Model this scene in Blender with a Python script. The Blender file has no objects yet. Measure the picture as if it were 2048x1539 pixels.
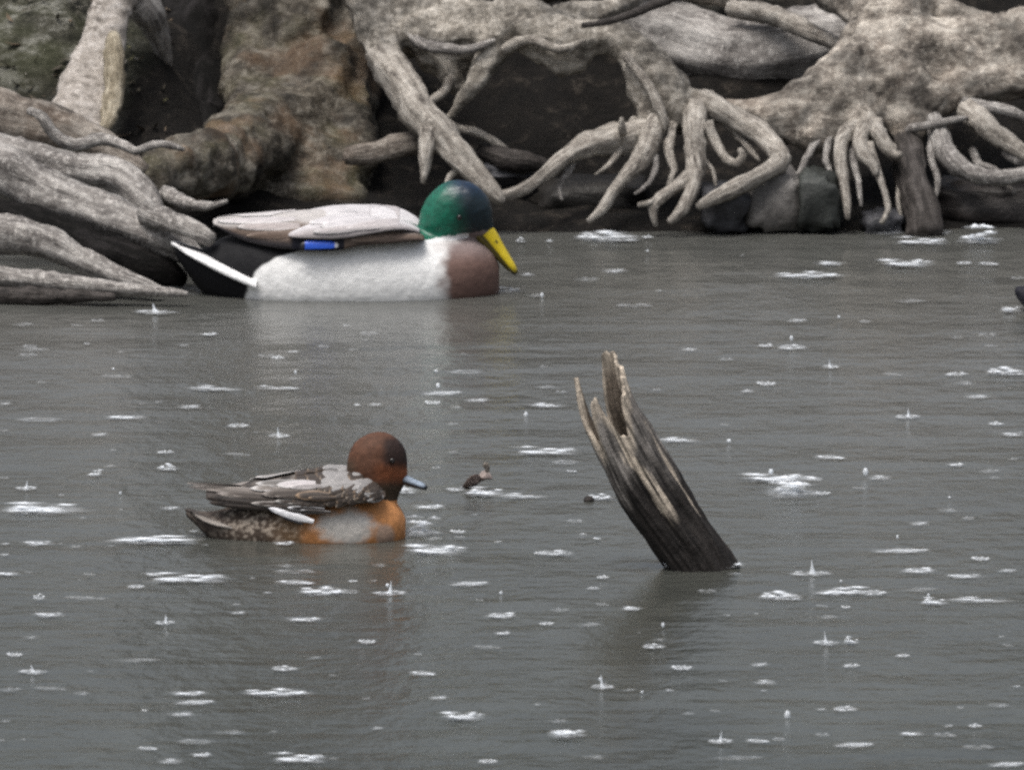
import bpy, math, random
import numpy as np
from mathutils import Vector, noise as mn

random.seed(7); rng = np.random.default_rng(7)
sc = bpy.context.scene
COL = sc.collection
R = math.radians

# ------------------------------------------------------------------ camera, sky, sun, exposure
CAM_H, PITCH, TANX = 5.6, R(8.0), 0.0205          # long telephoto looking slightly down at the pond
cam_d = bpy.data.cameras.new("camera"); cam = bpy.data.objects.new("camera", cam_d); COL.objects.link(cam)
cam_d.sensor_width = 36.0; cam_d.lens = 18.0 / TANX
cam_d.clip_start = 0.5; cam_d.clip_end = 600.0
cam.location = (0, 0, CAM_H); cam.rotation_euler = (R(90) - PITCH, 0, 0)
cam_d.dof.use_dof = True; cam_d.dof.focus_distance = 39.0; cam_d.dof.aperture_fstop = 20.0
sc.camera = cam
SUN_EL, SUN_AZ = R(70), R(225)                    # azimuth clockwise from +Y
world = bpy.data.worlds.new("World"); sc.world = world; world.use_nodes = True
wn = world.node_tree; bg = wn.nodes["Background"]
sky = wn.nodes.new("ShaderNodeTexSky"); sky.sky_type = 'NISHITA'; sky.sun_disc = False
sky.sun_elevation = SUN_EL; sky.sun_rotation = SUN_AZ
sky.air_density = 1.0; sky.dust_density = 6.0; sky.ozone_density = 1.0
hs = wn.nodes.new("ShaderNodeHueSaturation"); hs.inputs["Saturation"].default_value = 0.45   # rain cloud: grey sky
wn.links.new(sky.outputs[0], hs.inputs["Color"]); wn.links.new(hs.outputs[0], bg.inputs[0]); bg.inputs[1].default_value = 0.10
sun_d = bpy.data.lights.new("sun", 'SUN'); sun_d.energy = 1.5; sun_d.angle = R(28); sun_d.color = (1.0, 0.97, 0.93)
sun = bpy.data.objects.new("sun", sun_d); COL.objects.link(sun)
sdir = Vector((math.sin(SUN_AZ) * math.cos(SUN_EL), math.cos(SUN_AZ) * math.cos(SUN_EL), math.sin(SUN_EL)))
sun.rotation_euler = sdir.to_track_quat('Z', 'Y').to_euler(); sun.location = (-6, 20, 15)
sc.view_settings.view_transform = 'Standard'; sc.view_settings.look = 'None'
sc.view_settings.exposure = 0.62; sc.view_settings.gamma = 1.0
sc.render.engine = 'CYCLES'
sc.cycles.filter_width = 2.5; sc.cycles.use_denoising = False
sc.cycles.max_bounces = 6; sc.cycles.transparent_max_bounces = 12

# ------------------------------------------------------------------ helpers
CP, SP = math.cos(PITCH), math.sin(PITCH)
def ray(px, py):
    a = (px - 1024.0) / 1024.0 * TANX; b = (769.5 - py) / 1024.0 * TANX
    return np.array([a, CP + b * SP, -SP + b * CP])
def W(px, py, z=0.0):                              # where a sight line meets the water
    d = ray(px, py); t = (z - CAM_H) / d[2]; return np.array([0, 0, CAM_H]) + d * t
def A(px, py, Y):                                  # the point of a sight line at depth Y
    d = ray(px, py); return np.array([0, 0, CAM_H]) + d * (Y / d[1])
def S(Y): return Y * TANX / 1024.0                 # metres per photo pixel at depth Y

def tag(o, label=None, cat=None, group=None, kind=None):
    if label: o["label"] = label
    if cat: o["category"] = cat
    if group: o["group"] = group
    if kind: o["kind"] = kind
    return o
def thing(name, label, cat, loc, group=None):
    o = bpy.data.objects.new(name, None); o.location = [float(c) for c in loc]; o.empty_display_size = 0.05
    COL.objects.link(o); return tag(o, label, cat, group)
def world_loc(o):
    v = Vector((0, 0, 0))
    while o is not None: v = v + o.location; o = o.parent
    return v
def mesh_data(name, V, F, uv=None, col=None, smooth=True):
    me = bpy.data.meshes.new(name)
    me.from_pydata([tuple(map(float, v)) for v in V], [], [tuple(map(int, f)) for f in F])
    me.polygons.foreach_set("use_smooth", [smooth] * len(me.polygons))
    if uv is not None:
        l = me.uv_layers.new(name="UVMap"); idx = np.empty(len(me.loops), int); me.loops.foreach_get("vertex_index", idx)
        l.data.foreach_set("uv", np.asarray(uv, float)[idx].ravel())
    if col is not None:
        c = me.attributes.new("Col", 'FLOAT_COLOR', 'POINT'); cc = np.ones((len(V), 4)); cc[:, :3] = np.asarray(col)[:, :3]
        c.data.foreach_set("color", cc.ravel())
    me.update(); return me
def obj(name, V, F, mat, parent=None, loc=None, **k):  # vertices in world space; parents move only by location
    V = np.asarray(V, float)
    base = world_loc(parent) if parent is not None else Vector((0, 0, 0))
    if loc is not None: o_loc = Vector([float(c) for c in loc]) - base; base = Vector([float(c) for c in loc])
    else: o_loc = Vector((0, 0, 0))
    me = mesh_data(name, V - np.array(base), F, **k); me.materials.append(mat)
    o = bpy.data.objects.new(name, me); COL.objects.link(o); o.location = o_loc
    if parent is not None: o.parent = parent
    return o

def catmull(P, step):
    P = np.asarray(P, float); out = []
    for i in range(len(P) - 1):
        p0 = P[max(i - 1, 0)]; p1 = P[i]; p2 = P[i + 1]; p3 = P[min(i + 2, len(P) - 1)]
        n = max(2, int(np.linalg.norm(p2[:3] - p1[:3]) / step))
        for k in range(n):
            t = k / n; t2 = t * t; t3 = t2 * t
            out.append(0.5 * (2 * p1 + (p2 - p0) * t + (2 * p0 - 5 * p1 + 4 * p2 - p3) * t2 + (3 * p1 - p0 - 3 * p2 + p3) * t3))
    out.append(P[-1]); return np.array(out)

def fbm(p, oct=3):
    v = 0; a = 1.0; q = Vector(p)
    for _ in range(oct):
        v += a * mn.noise(q); q = q * 2.03 + Vector((3.1, 1.7, 4.2)); a *= 0.5
    return v

def tube(pts, n=20, rough=0.22, ridges=5, twist=3.0, step=0.012, flat=1.0, close=True):
    """pts: rows of world x, y, z, radius. A gnarled tapering limb with ridges along it."""
    P = catmull(pts, step); C = P[:, :3]; r = np.maximum(P[:, 3], 0.0015)
    T = np.gradient(C, axis=0); T /= np.linalg.norm(T, axis=1)[:, None] + 1e-12
    V = []; UV = []; F = []
    ref = np.array([0, 1.0, 0.15]); ph = random.uniform(0, 6.28); s = 0.0; rm = r.mean(); off = random.uniform(0, 50)
    for i in range(len(C)):
        if i: s += np.linalg.norm(C[i] - C[i - 1])
        u = ref - T[i] * ref.dot(T[i])
        if np.linalg.norm(u) < 0.15: u = np.array([1.0, 0, 0]) - T[i] * T[i][0]
        u /= np.linalg.norm(u); w = np.cross(T[i], u)
        for k in range(n):
            a = 2 * math.pi * k / n
            d = u * math.cos(a) * flat + w * math.sin(a)
            q = C[i] + d * r[i]
            f = 1 + 0.10 * mn.noise(Vector((s / rm * 0.9 + off, 0, 3))) + 0.5 * rough * mn.noise(Vector(q * (1.9 / max(rm, 0.008)) + off)) + rough * fbm(q * (0.55 / max(rm, 0.008)) + off, 3) + 0.07 * math.sin(ridges * a + twist * s / rm * 0.15 + ph) \
                + 0.035 * math.sin((2 * ridges + 1) * a - ph)
            V.append(C[i] + d * r[i] * f); UV.append((k / n, s / (6.283 * rm) + off))
    m = len(C)
    for i in range(m - 1):
        for k in range(n):
            a, b = i * n + k, i * n + (k + 1) % n
            F.append((a, b, b + n, a + n))
    for end, base, sgn in ((C[0] - T[0] * r[0] * 0.3, 0, 1), (C[-1] + T[-1] * r[-1] * 0.5, (m - 1) * n, -1)):
        V.append(end); UV.append((0.5, off)); c = len(V) - 1
        for k in range(n):
            a, b = base + k, base + (k + 1) % n
            F.append((c, b, a) if sgn > 0 else (c, a, b))
    return np.array(V), F, np.array(UV)

def px_tube(rows, **k):                             # rows: photo x, photo y, depth Y, radius in photo pixels
    return tube([np.append(A(x, y, Y), rr * S(Y)) for x, y, Y, rr in rows], **k)

def merge(parts):
    V = []; F = []; o = 0
    for p in parts:
        V.append(np.asarray(p[0])); F += [tuple(i + o for i in f) for f in p[1]]; o += len(p[0])
    return np.concatenate(V), F

def smooth_pts(V, E, it, lam=0.5):
    for _ in range(it):
        acc = np.zeros_like(V); cnt = np.zeros(len(V))
        np.add.at(acc, E[:, 0], V[E[:, 1]]); np.add.at(acc, E[:, 1], V[E[:, 0]])
        np.add.at(cnt, E[:, 0], 1); np.add.at(cnt, E[:, 1], 1)
        V = V + lam * (acc / np.maximum(cnt, 1)[:, None] - V)
    return V
def weld(V, F, voxel, it=2):
    """fuse overlapping closed shells into one continuous skin"""
    me = mesh_data("weld", V, F); o = bpy.data.objects.new("weld", me); COL.objects.link(o)
    md = o.modifiers.new("r", 'REMESH'); md.mode = 'VOXEL'; md.voxel_size = voxel
    dg = bpy.context.evaluated_depsgraph_get(); ev = o.evaluated_get(dg); m2 = bpy.data.meshes.new_from_object(ev)
    n = len(m2.vertices); v = np.empty(n * 3); m2.vertices.foreach_get("co", v); v = v.reshape(-1, 3)
    e = np.empty(len(m2.edges) * 2, int); m2.edges.foreach_get("vertices", e); e = e.reshape(-1, 2)
    f = [tuple(p.vertices) for p in m2.polygons]
    bpy.data.objects.remove(o); bpy.data.meshes.remove(me); bpy.data.meshes.remove(m2)
    return smooth_pts(v, e, it), f
def roughen(V, F, amp, freq, oct=3):
    me = mesh_data("n", V, F); nn = np.empty(len(V) * 3); me.vertices.foreach_get("normal", nn); nn = nn.reshape(-1, 3); bpy.data.meshes.remove(me)
    d = np.array([fbm(v * freq, oct) for v in V]); return V + nn * (amp * d)[:, None]

# ------------------------------------------------------------------ materials
lerp = lambda a, b, t: np.array(a) * (1 - t) + np.array(b) * t
def ss(x, a, b): t = min(1, max(0, (x - a) / (b - a))); return t * t * (3 - 2 * t)
class NT:
    def __init__(s, name):
        s.m = bpy.data.materials.new(name); s.m.use_nodes = True; s.t = s.m.node_tree; s.b = s.t.nodes["Principled BSDF"]; s.out = s.t.nodes["Material Output"]
    def n(s, typ, **k):
        x = s.t.nodes.new(typ)
        for a, v in k.items():
            if a.startswith("i_"):
                key = a[2:]; x.inputs[int(key) if key.isdigit() else key.replace("_", " ")].default_value = v
            else: setattr(x, a, v)
        return x
    def l(s, a, b): s.t.links.new(a, b)
    def noise(s, vec, scale, detail=4, rough=0.6, dist=0.0):
        x = s.n("ShaderNodeTexNoise", i_Scale=scale, i_Detail=detail, i_Roughness=rough, i_Distortion=dist)
        if vec is not None: s.l(vec, x.inputs["Vector"])
        return x.outputs[0]
    def ramp(s, f, stops):
        x = s.n("ShaderNodeValToRGB"); e = x.color_ramp.elements
        while len(e) < len(stops): e.new(0.5)
        for i, (p, c) in enumerate(stops): e[i].position = p; e[i].color = (*c, 1) if len(c) == 3 else c
        s.l(f, x.inputs[0]); return x.outputs[0]
    def mix(s, f, a, b, mode='MIX'):
        x = s.n("ShaderNodeMix", data_type='RGBA', blend_type=mode)
        for sock, v in ((x.inputs[0], f), (x.inputs[6], a), (x.inputs[7], b)):
            if hasattr(v, "is_linked"): s.l(v, sock)
            else: sock.default_value = v if not isinstance(v, tuple) else ((*v, 1) if len(v) == 3 else v)
        return x.outputs[2]
    def mapping(s, vec, scale, loc=(0, 0, 0)):
        x = s.n("ShaderNodeMapping"); x.inputs["Scale"].default_value = scale; x.inputs["Location"].default_value = loc
        s.l(vec, x.inputs[0]); return x.outputs[0]
    def bump(s, h, strength, dist):
        x = s.n("ShaderNodeBump", i_Strength=strength, i_Distance=dist); s.l(h, x.inputs["Height"]); return x
    def math(s, op, a, b=0.0):
        x = s.n("ShaderNodeMath", operation=op)
        for i, v in enumerate((a, b)):
            if hasattr(v, "is_linked"): s.l(v, x.inputs[i])
            else: x.inputs[i].default_value = v
        return x.outputs[0]

def wood_mat(name, dark, mid, light, uvgrain=True, moss=0.0, speck=0.5, rust=0.0, spec=0.3, patch=0.0):
    k = NT(name); tc = k.n("ShaderNodeTexCoord"); ob = tc.outputs["Object"]
    big = k.noise(ob, 14, 5, 0.65); fine = k.noise(ob, 75, 5, 0.7)
    if uvgrain: g = k.noise(k.mapping(tc.outputs["UV"], (16, 2.2, 1)), 1.0, 5, 0.65, 0.4)
    else: g = k.noise(k.mapping(ob, (32, 32, 60)), 1.0, 5, 0.7, 0.3)
    s = k.math('ADD', k.math('MULTIPLY', g, 0.5), k.math('ADD', k.math('MULTIPLY', big, 0.3), k.math('MULTIPLY', fine, 0.2)))
    c = k.ramp(s, [(0.39, dark), (0.49, mid), (0.60, light)])
    sp = k.ramp(k.noise(ob, 105, 4, 0.7), [(0.53, (0, 0, 0)), (0.64, (1, 1, 1))])
    c = k.mix(k.math('MULTIPLY', sp, speck), c, tuple(min(1, x * 1.5) for x in light))
    if moss > 0:
        m = k.ramp(k.noise(ob, 9, 4, 0.6), [(0.55 - 0.15 * moss, (0, 0, 0)), (0.68 - 0.1 * moss, (1, 1, 1))])
        c = k.mix(k.math('MULTIPLY', m, 0.75 * min(1, moss)), c, (0.06, 0.056, 0.02))
    if rust > 0:
        m = k.ramp(k.noise(k.mapping(ob, (1, 1, 1), (4, 2, 7)), 7, 4, 0.55), [(0.52, (0, 0, 0)), (0.64, (1, 1, 1))])
        c = k.mix(k.math('MULTIPLY', m, rust), c, (0.13, 0.075, 0.04))
    if patch > 0:
        pn = k.ramp(k.noise(k.mapping(ob, (1, 1, 1), (2, 5, 1)), 11, 5, 0.62), [(0.36, (1 - patch,) * 3), (0.52, (1.0,) * 3), (0.66, (1 + 0.45 * patch,) * 3)])
        c = k.mix(1.0, c, pn, 'MULTIPLY')
    k.l(c, k.b.inputs["Base Color"]); k.b.inputs["Roughness"].default_value = 0.75; k.b.inputs["Specular IOR Level"].default_value = spec
    h = k.math('ADD', k.math('MULTIPLY', g, 0.7), k.math('MULTIPLY', fine, 0.6))
    k.l(k.bump(h, 0.9, 0.006).outputs[0], k.b.inputs["Normal"]); return k.m

M_pale = wood_mat("pale driftwood", (0.075, 0.064, 0.055), (0.25, 0.225, 0.195), (0.46, 0.43, 0.385), patch=0.3, speck=0.35)
M_grey = wood_mat("grey driftwood", (0.055, 0.049, 0.046), (0.20, 0.185, 0.172), (0.42, 0.40, 0.375), patch=0.35)
M_bark = wood_mat("weathered bark", (0.055, 0.047, 0.039), (0.20, 0.18, 0.152), (0.43, 0.40, 0.355), uvgrain=False, speck=0.4, patch=0.65)
M_tan = wood_mat("tan bark", (0.052, 0.044, 0.037), (0.20, 0.175, 0.148), (0.43, 0.395, 0.345), uvgrain=False, speck=0.4, rust=0.2, patch=0.6)
M_moss = wood_mat("mossy bark", (0.014, 0.012, 0.009), (0.055, 0.046, 0.034), (0.17, 0.155, 0.13), uvgrain=False, moss=0.5, speck=0.35, rust=0.4, patch=0.7)
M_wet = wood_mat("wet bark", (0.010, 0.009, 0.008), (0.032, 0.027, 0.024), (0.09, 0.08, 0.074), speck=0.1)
M_dark = wood_mat("shade-black wet wood", (0.003, 0.003, 0.003), (0.007, 0.0065, 0.006), (0.022, 0.02, 0.02), speck=0.05, spec=0.08)  # near-black: shade of the hollow and log gap put into the colour
M_brown = wood_mat("brown root bark", (0.04, 0.032, 0.026), (0.14, 0.118, 0.098), (0.31, 0.28, 0.245), speck=0.4, rust=0.2, patch=0.45)

def soil_mat():
    k = NT("bank soil"); tc = k.n("ShaderNodeTexCoord"); ob = tc.outputs["Object"]
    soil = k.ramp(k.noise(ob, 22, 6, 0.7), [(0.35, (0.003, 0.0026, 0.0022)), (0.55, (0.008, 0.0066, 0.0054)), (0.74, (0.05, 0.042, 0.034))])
    leaf = k.ramp(k.noise(k.mapping(ob, (1, 1, 2.2)), 15, 8, 0.78), [(0.40, (0.010, 0.010, 0.007)), (0.51, (0.055, 0.053, 0.04)), (0.62, (0.24, 0.235, 0.21))])
    grass = k.ramp(k.noise(ob, 6, 3, 0.6), [(0.42, (0, 0, 0)), (0.6, (1, 1, 1))])
    leaf = k.mix(k.math('MULTIPLY', grass, 0.35), leaf, (0.055, 0.062, 0.028))
    z = k.n("ShaderNodeSeparateXYZ"); k.l(ob, z.inputs[0])
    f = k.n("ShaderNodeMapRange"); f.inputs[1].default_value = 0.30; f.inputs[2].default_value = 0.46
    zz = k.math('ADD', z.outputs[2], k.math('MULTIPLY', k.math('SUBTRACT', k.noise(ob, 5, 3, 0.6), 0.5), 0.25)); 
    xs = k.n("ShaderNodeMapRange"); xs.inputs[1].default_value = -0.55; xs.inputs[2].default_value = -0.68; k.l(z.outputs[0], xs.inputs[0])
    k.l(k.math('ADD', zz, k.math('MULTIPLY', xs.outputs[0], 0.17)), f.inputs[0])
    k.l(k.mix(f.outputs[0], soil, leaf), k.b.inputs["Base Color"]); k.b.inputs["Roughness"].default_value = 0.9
    k.b.inputs["Specular IOR Level"].default_value = 0.2
    k.l(k.bump(k.noise(ob, 55, 5, 0.7), 1.0, 0.012).outputs[0], k.b.inputs["Normal"]); return k.m
M_soil = soil_mat()

def water_mat():
    k = NT("murky pond water"); tc = k.n("ShaderNodeTexCoord"); ob = tc.outputs["Object"]
    k.b.inputs["Base Color"].default_value = (0.062, 0.058, 0.047, 1)
    mur = k.ramp(k.noise(k.mapping(ob, (0.9, 0.5, 1)), 3.2, 6, 0.7), [(0.38, (0.026, 0.029, 0.023)), (0.62, (0.046, 0.050, 0.042))])
    sep = k.n("ShaderNodeSeparateXYZ"); k.l(ob, sep.inputs[0]); reflect_tint = k.n("ShaderNodeMapRange"); reflect_tint.inputs[1].default_value = 36.5; reflect_tint.inputs[2].default_value = 40.8
    k.l(k.math('ADD', sep.outputs[1], k.math('MULTIPLY', k.noise(ob, 1.1, 3), 1.2)), reflect_tint.inputs[0])   # paler toward the bank, painting in the brighter reflection there
    mur = k.mix(reflect_tint.outputs[0], mur, (0.082, 0.083, 0.076))
    k.l(mur, k.b.inputs["Base Color"])
    k.b.inputs["Roughness"].default_value = 0.17; k.b.inputs["IOR"].default_value = 1.33
    b0 = k.bump(k.noise(k.mapping(ob, (0.7, 2.0, 1)), 2.6, 3, 0.5), 0.22, 0.05)
    b1 = k.bump(k.noise(k.mapping(ob, (1, 0.55, 1)), 7, 3, 0.55), 0.5, 0.02)
    b2 = k.bump(k.noise(k.mapping(ob, (1, 0.7, 1)), 38, 4, 0.6), 0.45, 0.006); k.l(b0.outputs[0], b1.inputs["Normal"]); k.l(b1.outputs[0], b2.inputs["Normal"])
    b3 = k.bump(k.noise(ob, 190, 3, 0.6), 0.25, 0.0012); k.l(b2.outputs[0], b3.inputs["Normal"])
    k.l(b3.outputs[0], k.b.inputs["Normal"]); return k.m
M_water = water_mat()

def foam_mat():
    k = NT("white foam and glint"); at = k.n("ShaderNodeAttribute", attribute_name="Col")
    k.b.inputs["Base Color"].default_value = (0.84, 0.88, 0.92, 1); k.b.inputs["Roughness"].default_value = 0.25  # white film for foam, also painting wave-crest glints of the sky
    k.b.inputs["IOR"].default_value = 1.33
    tr = k.n("ShaderNodeBsdfTransparent"); mx = k.n("ShaderNodeMixShader"); k.l(at.outputs["Fac"], mx.inputs[0])
    k.l(tr.outputs[0], mx.inputs[1]); k.l(k.b.outputs[0], mx.inputs[2]); k.l(mx.outputs[0], k.out.inputs[0]); return k.m
M_foam = foam_mat()

def feather_mat(name, streak=(14, 90, 90), amt=0.28, rough=0.6, sheen=0.0, spec=0.25, vermic=0.0):
    k = NT(name); at = k.n("ShaderNodeAttribute", attribute_name="Col"); tc = k.n("ShaderNodeTexCoord"); ob = tc.outputs["Object"]
    g = k.noise(k.mapping(ob, streak), 3.0, 4, 0.65)
    c = k.mix(1.0, at.outputs["Color"], k.ramp(g, [(0.3, (1 - amt,) * 3), (0.7, (1 + amt * 0.6,) * 3)]), 'MULTIPLY')
    if vermic:
        v = k.noise(k.mapping(ob, (260, 120, 420)), 1.0, 3, 0.6, 0.8)
        c = k.mix(1.0, c, k.ramp(v, [(0.35, (1 - vermic,) * 3), (0.65, (1.05,) * 3)]), 'MULTIPLY')
    k.l(c, k.b.inputs["Base Color"]); k.b.inputs["Roughness"].default_value = rough; k.b.inputs["Specular IOR Level"].default_value = spec
    k.b.inputs["Sheen Weight"].default_value = sheen
    k.l(k.bump(k.noise(k.mapping(ob, streak), 5.0, 4, 0.7), 0.35, 0.002).outputs[0], k.b.inputs["Normal"]); return k.m
M_feather = feather_mat("duck feathers", streak=(22, 50, 50), amt=0.16, vermic=0.08, rough=0.7)
M_head = feather_mat("glossy head feathers", streak=(40, 40, 40), amt=0.25, rough=0.36, spec=0.5)
M_feather2 = feather_mat("flight feathers", amt=0.3)
M_gloss = feather_mat("bill horn", streak=(30, 30, 30), amt=0.12, rough=0.32, spec=0.5)
def plain(name, c, rough=0.5, spec=0.5):
    k = NT(name); tc = k.n("ShaderNodeTexCoord")
    k.l(k.ramp(k.noise(tc.outputs["Object"], 60, 3), [(0.3, tuple(x * 0.75 for x in c)), (0.7, tuple(x * 1.2 for x in c))]), k.b.inputs["Base Color"])
    k.b.inputs["Roughness"].default_value = rough; k.b.inputs["Specular IOR Level"].default_value = spec; return k.m
M_eye = plain("dark eye", (0.008, 0.006, 0.005), 0.08, 0.6)
def vc_mat(name, rough=0.75, scale=90, amt=0.35, bump=0.004, stretch=(1, 1, 1)):
    k = NT(name); at = k.n("ShaderNodeAttribute", attribute_name="Col"); tc = k.n("ShaderNodeTexCoord"); ob = k.mapping(tc.outputs["Object"], stretch)
    g = k.noise(ob, scale, 5, 0.7)
    k.l(k.mix(1.0, at.outputs["Color"], k.ramp(g, [(0.3, (1 - amt,) * 3), (0.7, (1 + amt,) * 3)]), 'MULTIPLY'), k.b.inputs["Base Color"])
    k.b.inputs["Roughness"].default_value = rough; k.b.inputs["Specular IOR Level"].default_value = 0.3
    k.l(k.bump(g, 0.8, bump).outputs[0], k.b.inputs["Normal"]); return k.m
M_split = vc_mat("split weathered wood")
M_stone = vc_mat("wet stone", 0.55, 30, 0.5, 0.006)
M_blade = plain("grass blade", (0.10, 0.105, 0.06), 0.7, 0.2)

# ------------------------------------------------------------------ setting: water and bank
def axis(dense0, dense1, step, lo, hi, grow=1.25):
    c = list(np.arange(dense0, dense1 + 1e-6, step)); d = step
    while c[-1] < hi: d *= grow; c.append(min(hi, c[-1] + d))
    d = step
    while c[0] > lo: d *= grow; c.insert(0, max(lo, c[0] - d))
    return np.array(c)
def sheet(xs, ys, zf):
    V = [(x, y, zf(x, y)) for y in ys for x in xs]; n = len(xs)
    F = [(j * n + i, j * n + i + 1, (j + 1) * n + i + 1, (j + 1) * n + i) for j in range(len(ys) - 1) for i in range(n - 1)]
    return np.array(V), F
def wave(x, y):
    if not (-2.5 < x < 2.5 and 32 < y < 43): return 0.0
    return 0.0022 * mn.noise(Vector((x * 2.6, y * 1.4, 0))) + 0.0012 * mn.noise(Vector((x * 7, y * 4, 3)))
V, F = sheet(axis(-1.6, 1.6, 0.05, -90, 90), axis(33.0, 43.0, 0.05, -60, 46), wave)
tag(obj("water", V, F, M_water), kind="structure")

def shore(x): return 41.62 - 0.30 * 0.5 * (1 - math.tanh((x + 0.50) / 0.14)) + 0.05 * mn.noise(Vector((x * 4, 0, 1)))
def bank_z(x, y):
    d = y - shore(x)
    z = np.interp(d, [-1.5, 0.0, 0.12, 0.45, 0.8, 1.3, 2.2, 6, 30, 120], [-0.5, -0.05, 0.01, 0.06, 0.26, 0.44, 0.62, 1.3, 4.2, 13])
    a = min(1, max(0, d * 2))
    return z + a * (0.07 * mn.noise(Vector((x * 3.2, y * 3.2, 0))) + 0.03 * mn.noise(Vector((x * 9, y * 9, 5))) + 0.4 * min(1, max(0, (d - 3) / 8)) * mn.noise(Vector((x * .4, y * .4, 9))))
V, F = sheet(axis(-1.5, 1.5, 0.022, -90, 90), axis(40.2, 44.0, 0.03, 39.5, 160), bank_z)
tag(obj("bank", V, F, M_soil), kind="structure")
# the blocker slope added unseen behind the viewpoint to block low front sky light
def blocker_z(x, y): return np.interp(-y, [3, 8, 30, 70, 120], [3.2, 4.6, 13, 20, 22]) + 3 * mn.noise(Vector((x * 0.05, y * 0.05, 2)))
V, F = sheet(np.linspace(-110, 110, 56), np.linspace(-120, -4, 30), blocker_z)
tag(obj("hill", V, F, wood_mat("blocker slope", (0.015, 0.02, 0.01), (0.035, 0.045, 0.02), (0.06, 0.07, 0.035), uvgrain=False, speck=0)), kind="structure")

# ------------------------------------------------------------------ trees and roots on the bank
def root(parent, rows, mat, name="root", label=None, **k):
    v, f, uv = px_tube(rows, **k); o = obj(name, v, f, mat, parent, uv=uv)
    if label: o["label"] = label
    return o
def mass(parent, tubes, mat, name, voxel=0.006, amp=0.007, freq=26, it=3):
    v, f = merge([px_tube(t, n=16, rough=0.22, step=0.03) for t in tubes]); v, f = weld(v, f, voxel, it)
    return obj(name, roughen(v, f, amp, freq, 4), f, mat, parent)

t = thing("tree_root", "gnarled pale tree root arching over a dark hollow behind the drake's head", "tree root", W(1150, 425))
mass(t, [
    [(735, -60, 42.20, 80), (800, 25, 42.10, 82), (880, 52, 42.02, 74), (960, 62, 41.98, 64), (1003, 58, 41.95, 50), (1040, 48, 41.93, 50), (1083, 65, 41.92, 56),
     (1131, 92, 41.90, 58), (1184, 80, 41.90, 37), (1236, 78, 41.90, 34), (1280, 112, 41.88, 42), (1310, 165, 41.86, 54), (1345, 215, 41.84, 54), (1395, 232, 41.84, 36)],
    [(1000, 62, 41.95, 44), (975, 120, 41.92, 32), (948, 170, 41.9, 20), (915, 215, 41.9, 13), (886, 252, 41.9, 9)],
    [(735, -30, 42.05, 45), (752, 50, 42.0, 44), (770, 100, 41.95, 34), (785, 140, 41.9, 24)],
    [(830, 40, 42.0, 55), (870, 110, 41.98, 38), (905, 160, 41.97, 22), (920, 190, 41.97, 12)],
    [(1320, 170, 41.86, 46), (1310, 235, 41.83, 32), (1300, 285, 41.8, 22)],
    [(1390, 190, 41.86, 24), (1392, 235, 41.82, 26), (1392, 260, 41.8, 20)],
    [(1120, 40, 41.95, 40), (1190, 30, 41.98, 30), (1240, 10, 42.0, 24), (1300, -20, 42.1, 20)],
], M_bark, "root_arch")
root(t, [(762, 112, 41.9, 34), (800, 165, 41.84, 36), (832, 215, 41.8, 36), (868, 258, 41.76, 38), (905, 300, 41.73, 32), (945, 340, 41.7, 25), (985, 385, 41.68, 17), (1005, 405, 41.67, 9)], M_pale, ridges=4, rough=0.2)
root(t, [(862, 262, 41.74, 20), (852, 300, 41.72, 17), (850, 335, 41.7, 11), (846, 366, 41.69, 5)], M_pale, n=12)
root(t, [(1300, 265, 41.82, 34), (1240, 278, 41.8, 32), (1180, 290, 41.77, 27), (1130, 315, 41.74, 18), (1080, 356, 41.71, 13), (1040, 382, 41.69, 12), (1000, 392, 41.68, 11), (970, 380, 41.68, 8)], M_pale, ridges=4, rough=0.22)
root(t, [(1246, 268, 41.77, 9), (1243, 250, 41.76, 7), (1244, 236, 41.76, 4)], M_pale, n=10)
root(t, [(1318, 240, 41.8, 26), (1298, 285, 41.77, 24), (1282, 322, 41.74, 20), (1252, 352, 41.72, 15), (1226, 384, 41.7, 12), (1204, 418, 41.68, 10), (1176, 442, 41.67, 5)], M_pale, n=14)
root(t, [(1392, 215, 41.82, 26), (1390, 265, 41.76, 22), (1390, 310, 41.72, 21), (1388, 350, 41.69, 19), (1350, 376, 41.67, 13), (1322, 396, 41.65, 12), (1306, 420, 41.64, 9), (1312, 452, 41.63, 5)], M_pale, n=14)
root(t, [(1330, 388, 41.655, 9), (1304, 404, 41.64, 7), (1276, 410, 41.63, 4)], M_pale, n=10)
root(t, [(1390, 345, 41.69, 18), (1382, 385, 41.66, 14), (1366, 418, 41.64, 13), (1338, 444, 41.63, 8)], M_pale, n=12)
root(t, [(1408, 205, 41.84, 28), (1450, 225, 41.8, 24), (1500, 252, 41.77, 24), (1540, 285, 41.73, 22), (1562, 318, 41.7, 21), (1530, 345, 41.68, 17), (1480, 370, 41.66, 19), (1430, 395, 41.64, 15), (1395, 415, 41.63, 7)], M_pale, n=14, rough=0.2)
root(t, [(1416, 245, 41.76, 11), (1432, 285, 41.74, 10), (1452, 318, 41.72, 9), (1474, 326, 41.71, 9), (1486, 310, 41.71, 8), (1478, 298, 41.71, 5)], M_pale, n=10)
root(t, [(690, 312, 41.8, 18), (740, 308, 41.8, 22), (800, 292, 41.8, 26), (850, 286, 41.8, 24), (890, 290, 41.82, 14)], M_brown, n=14)
root(t, [(965, 300, 41.95, 18), (1020, 320, 41.9, 24), (1080, 330, 41.9, 16), (1110, 340, 41.92, 8)], M_wet, n=12)

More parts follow.
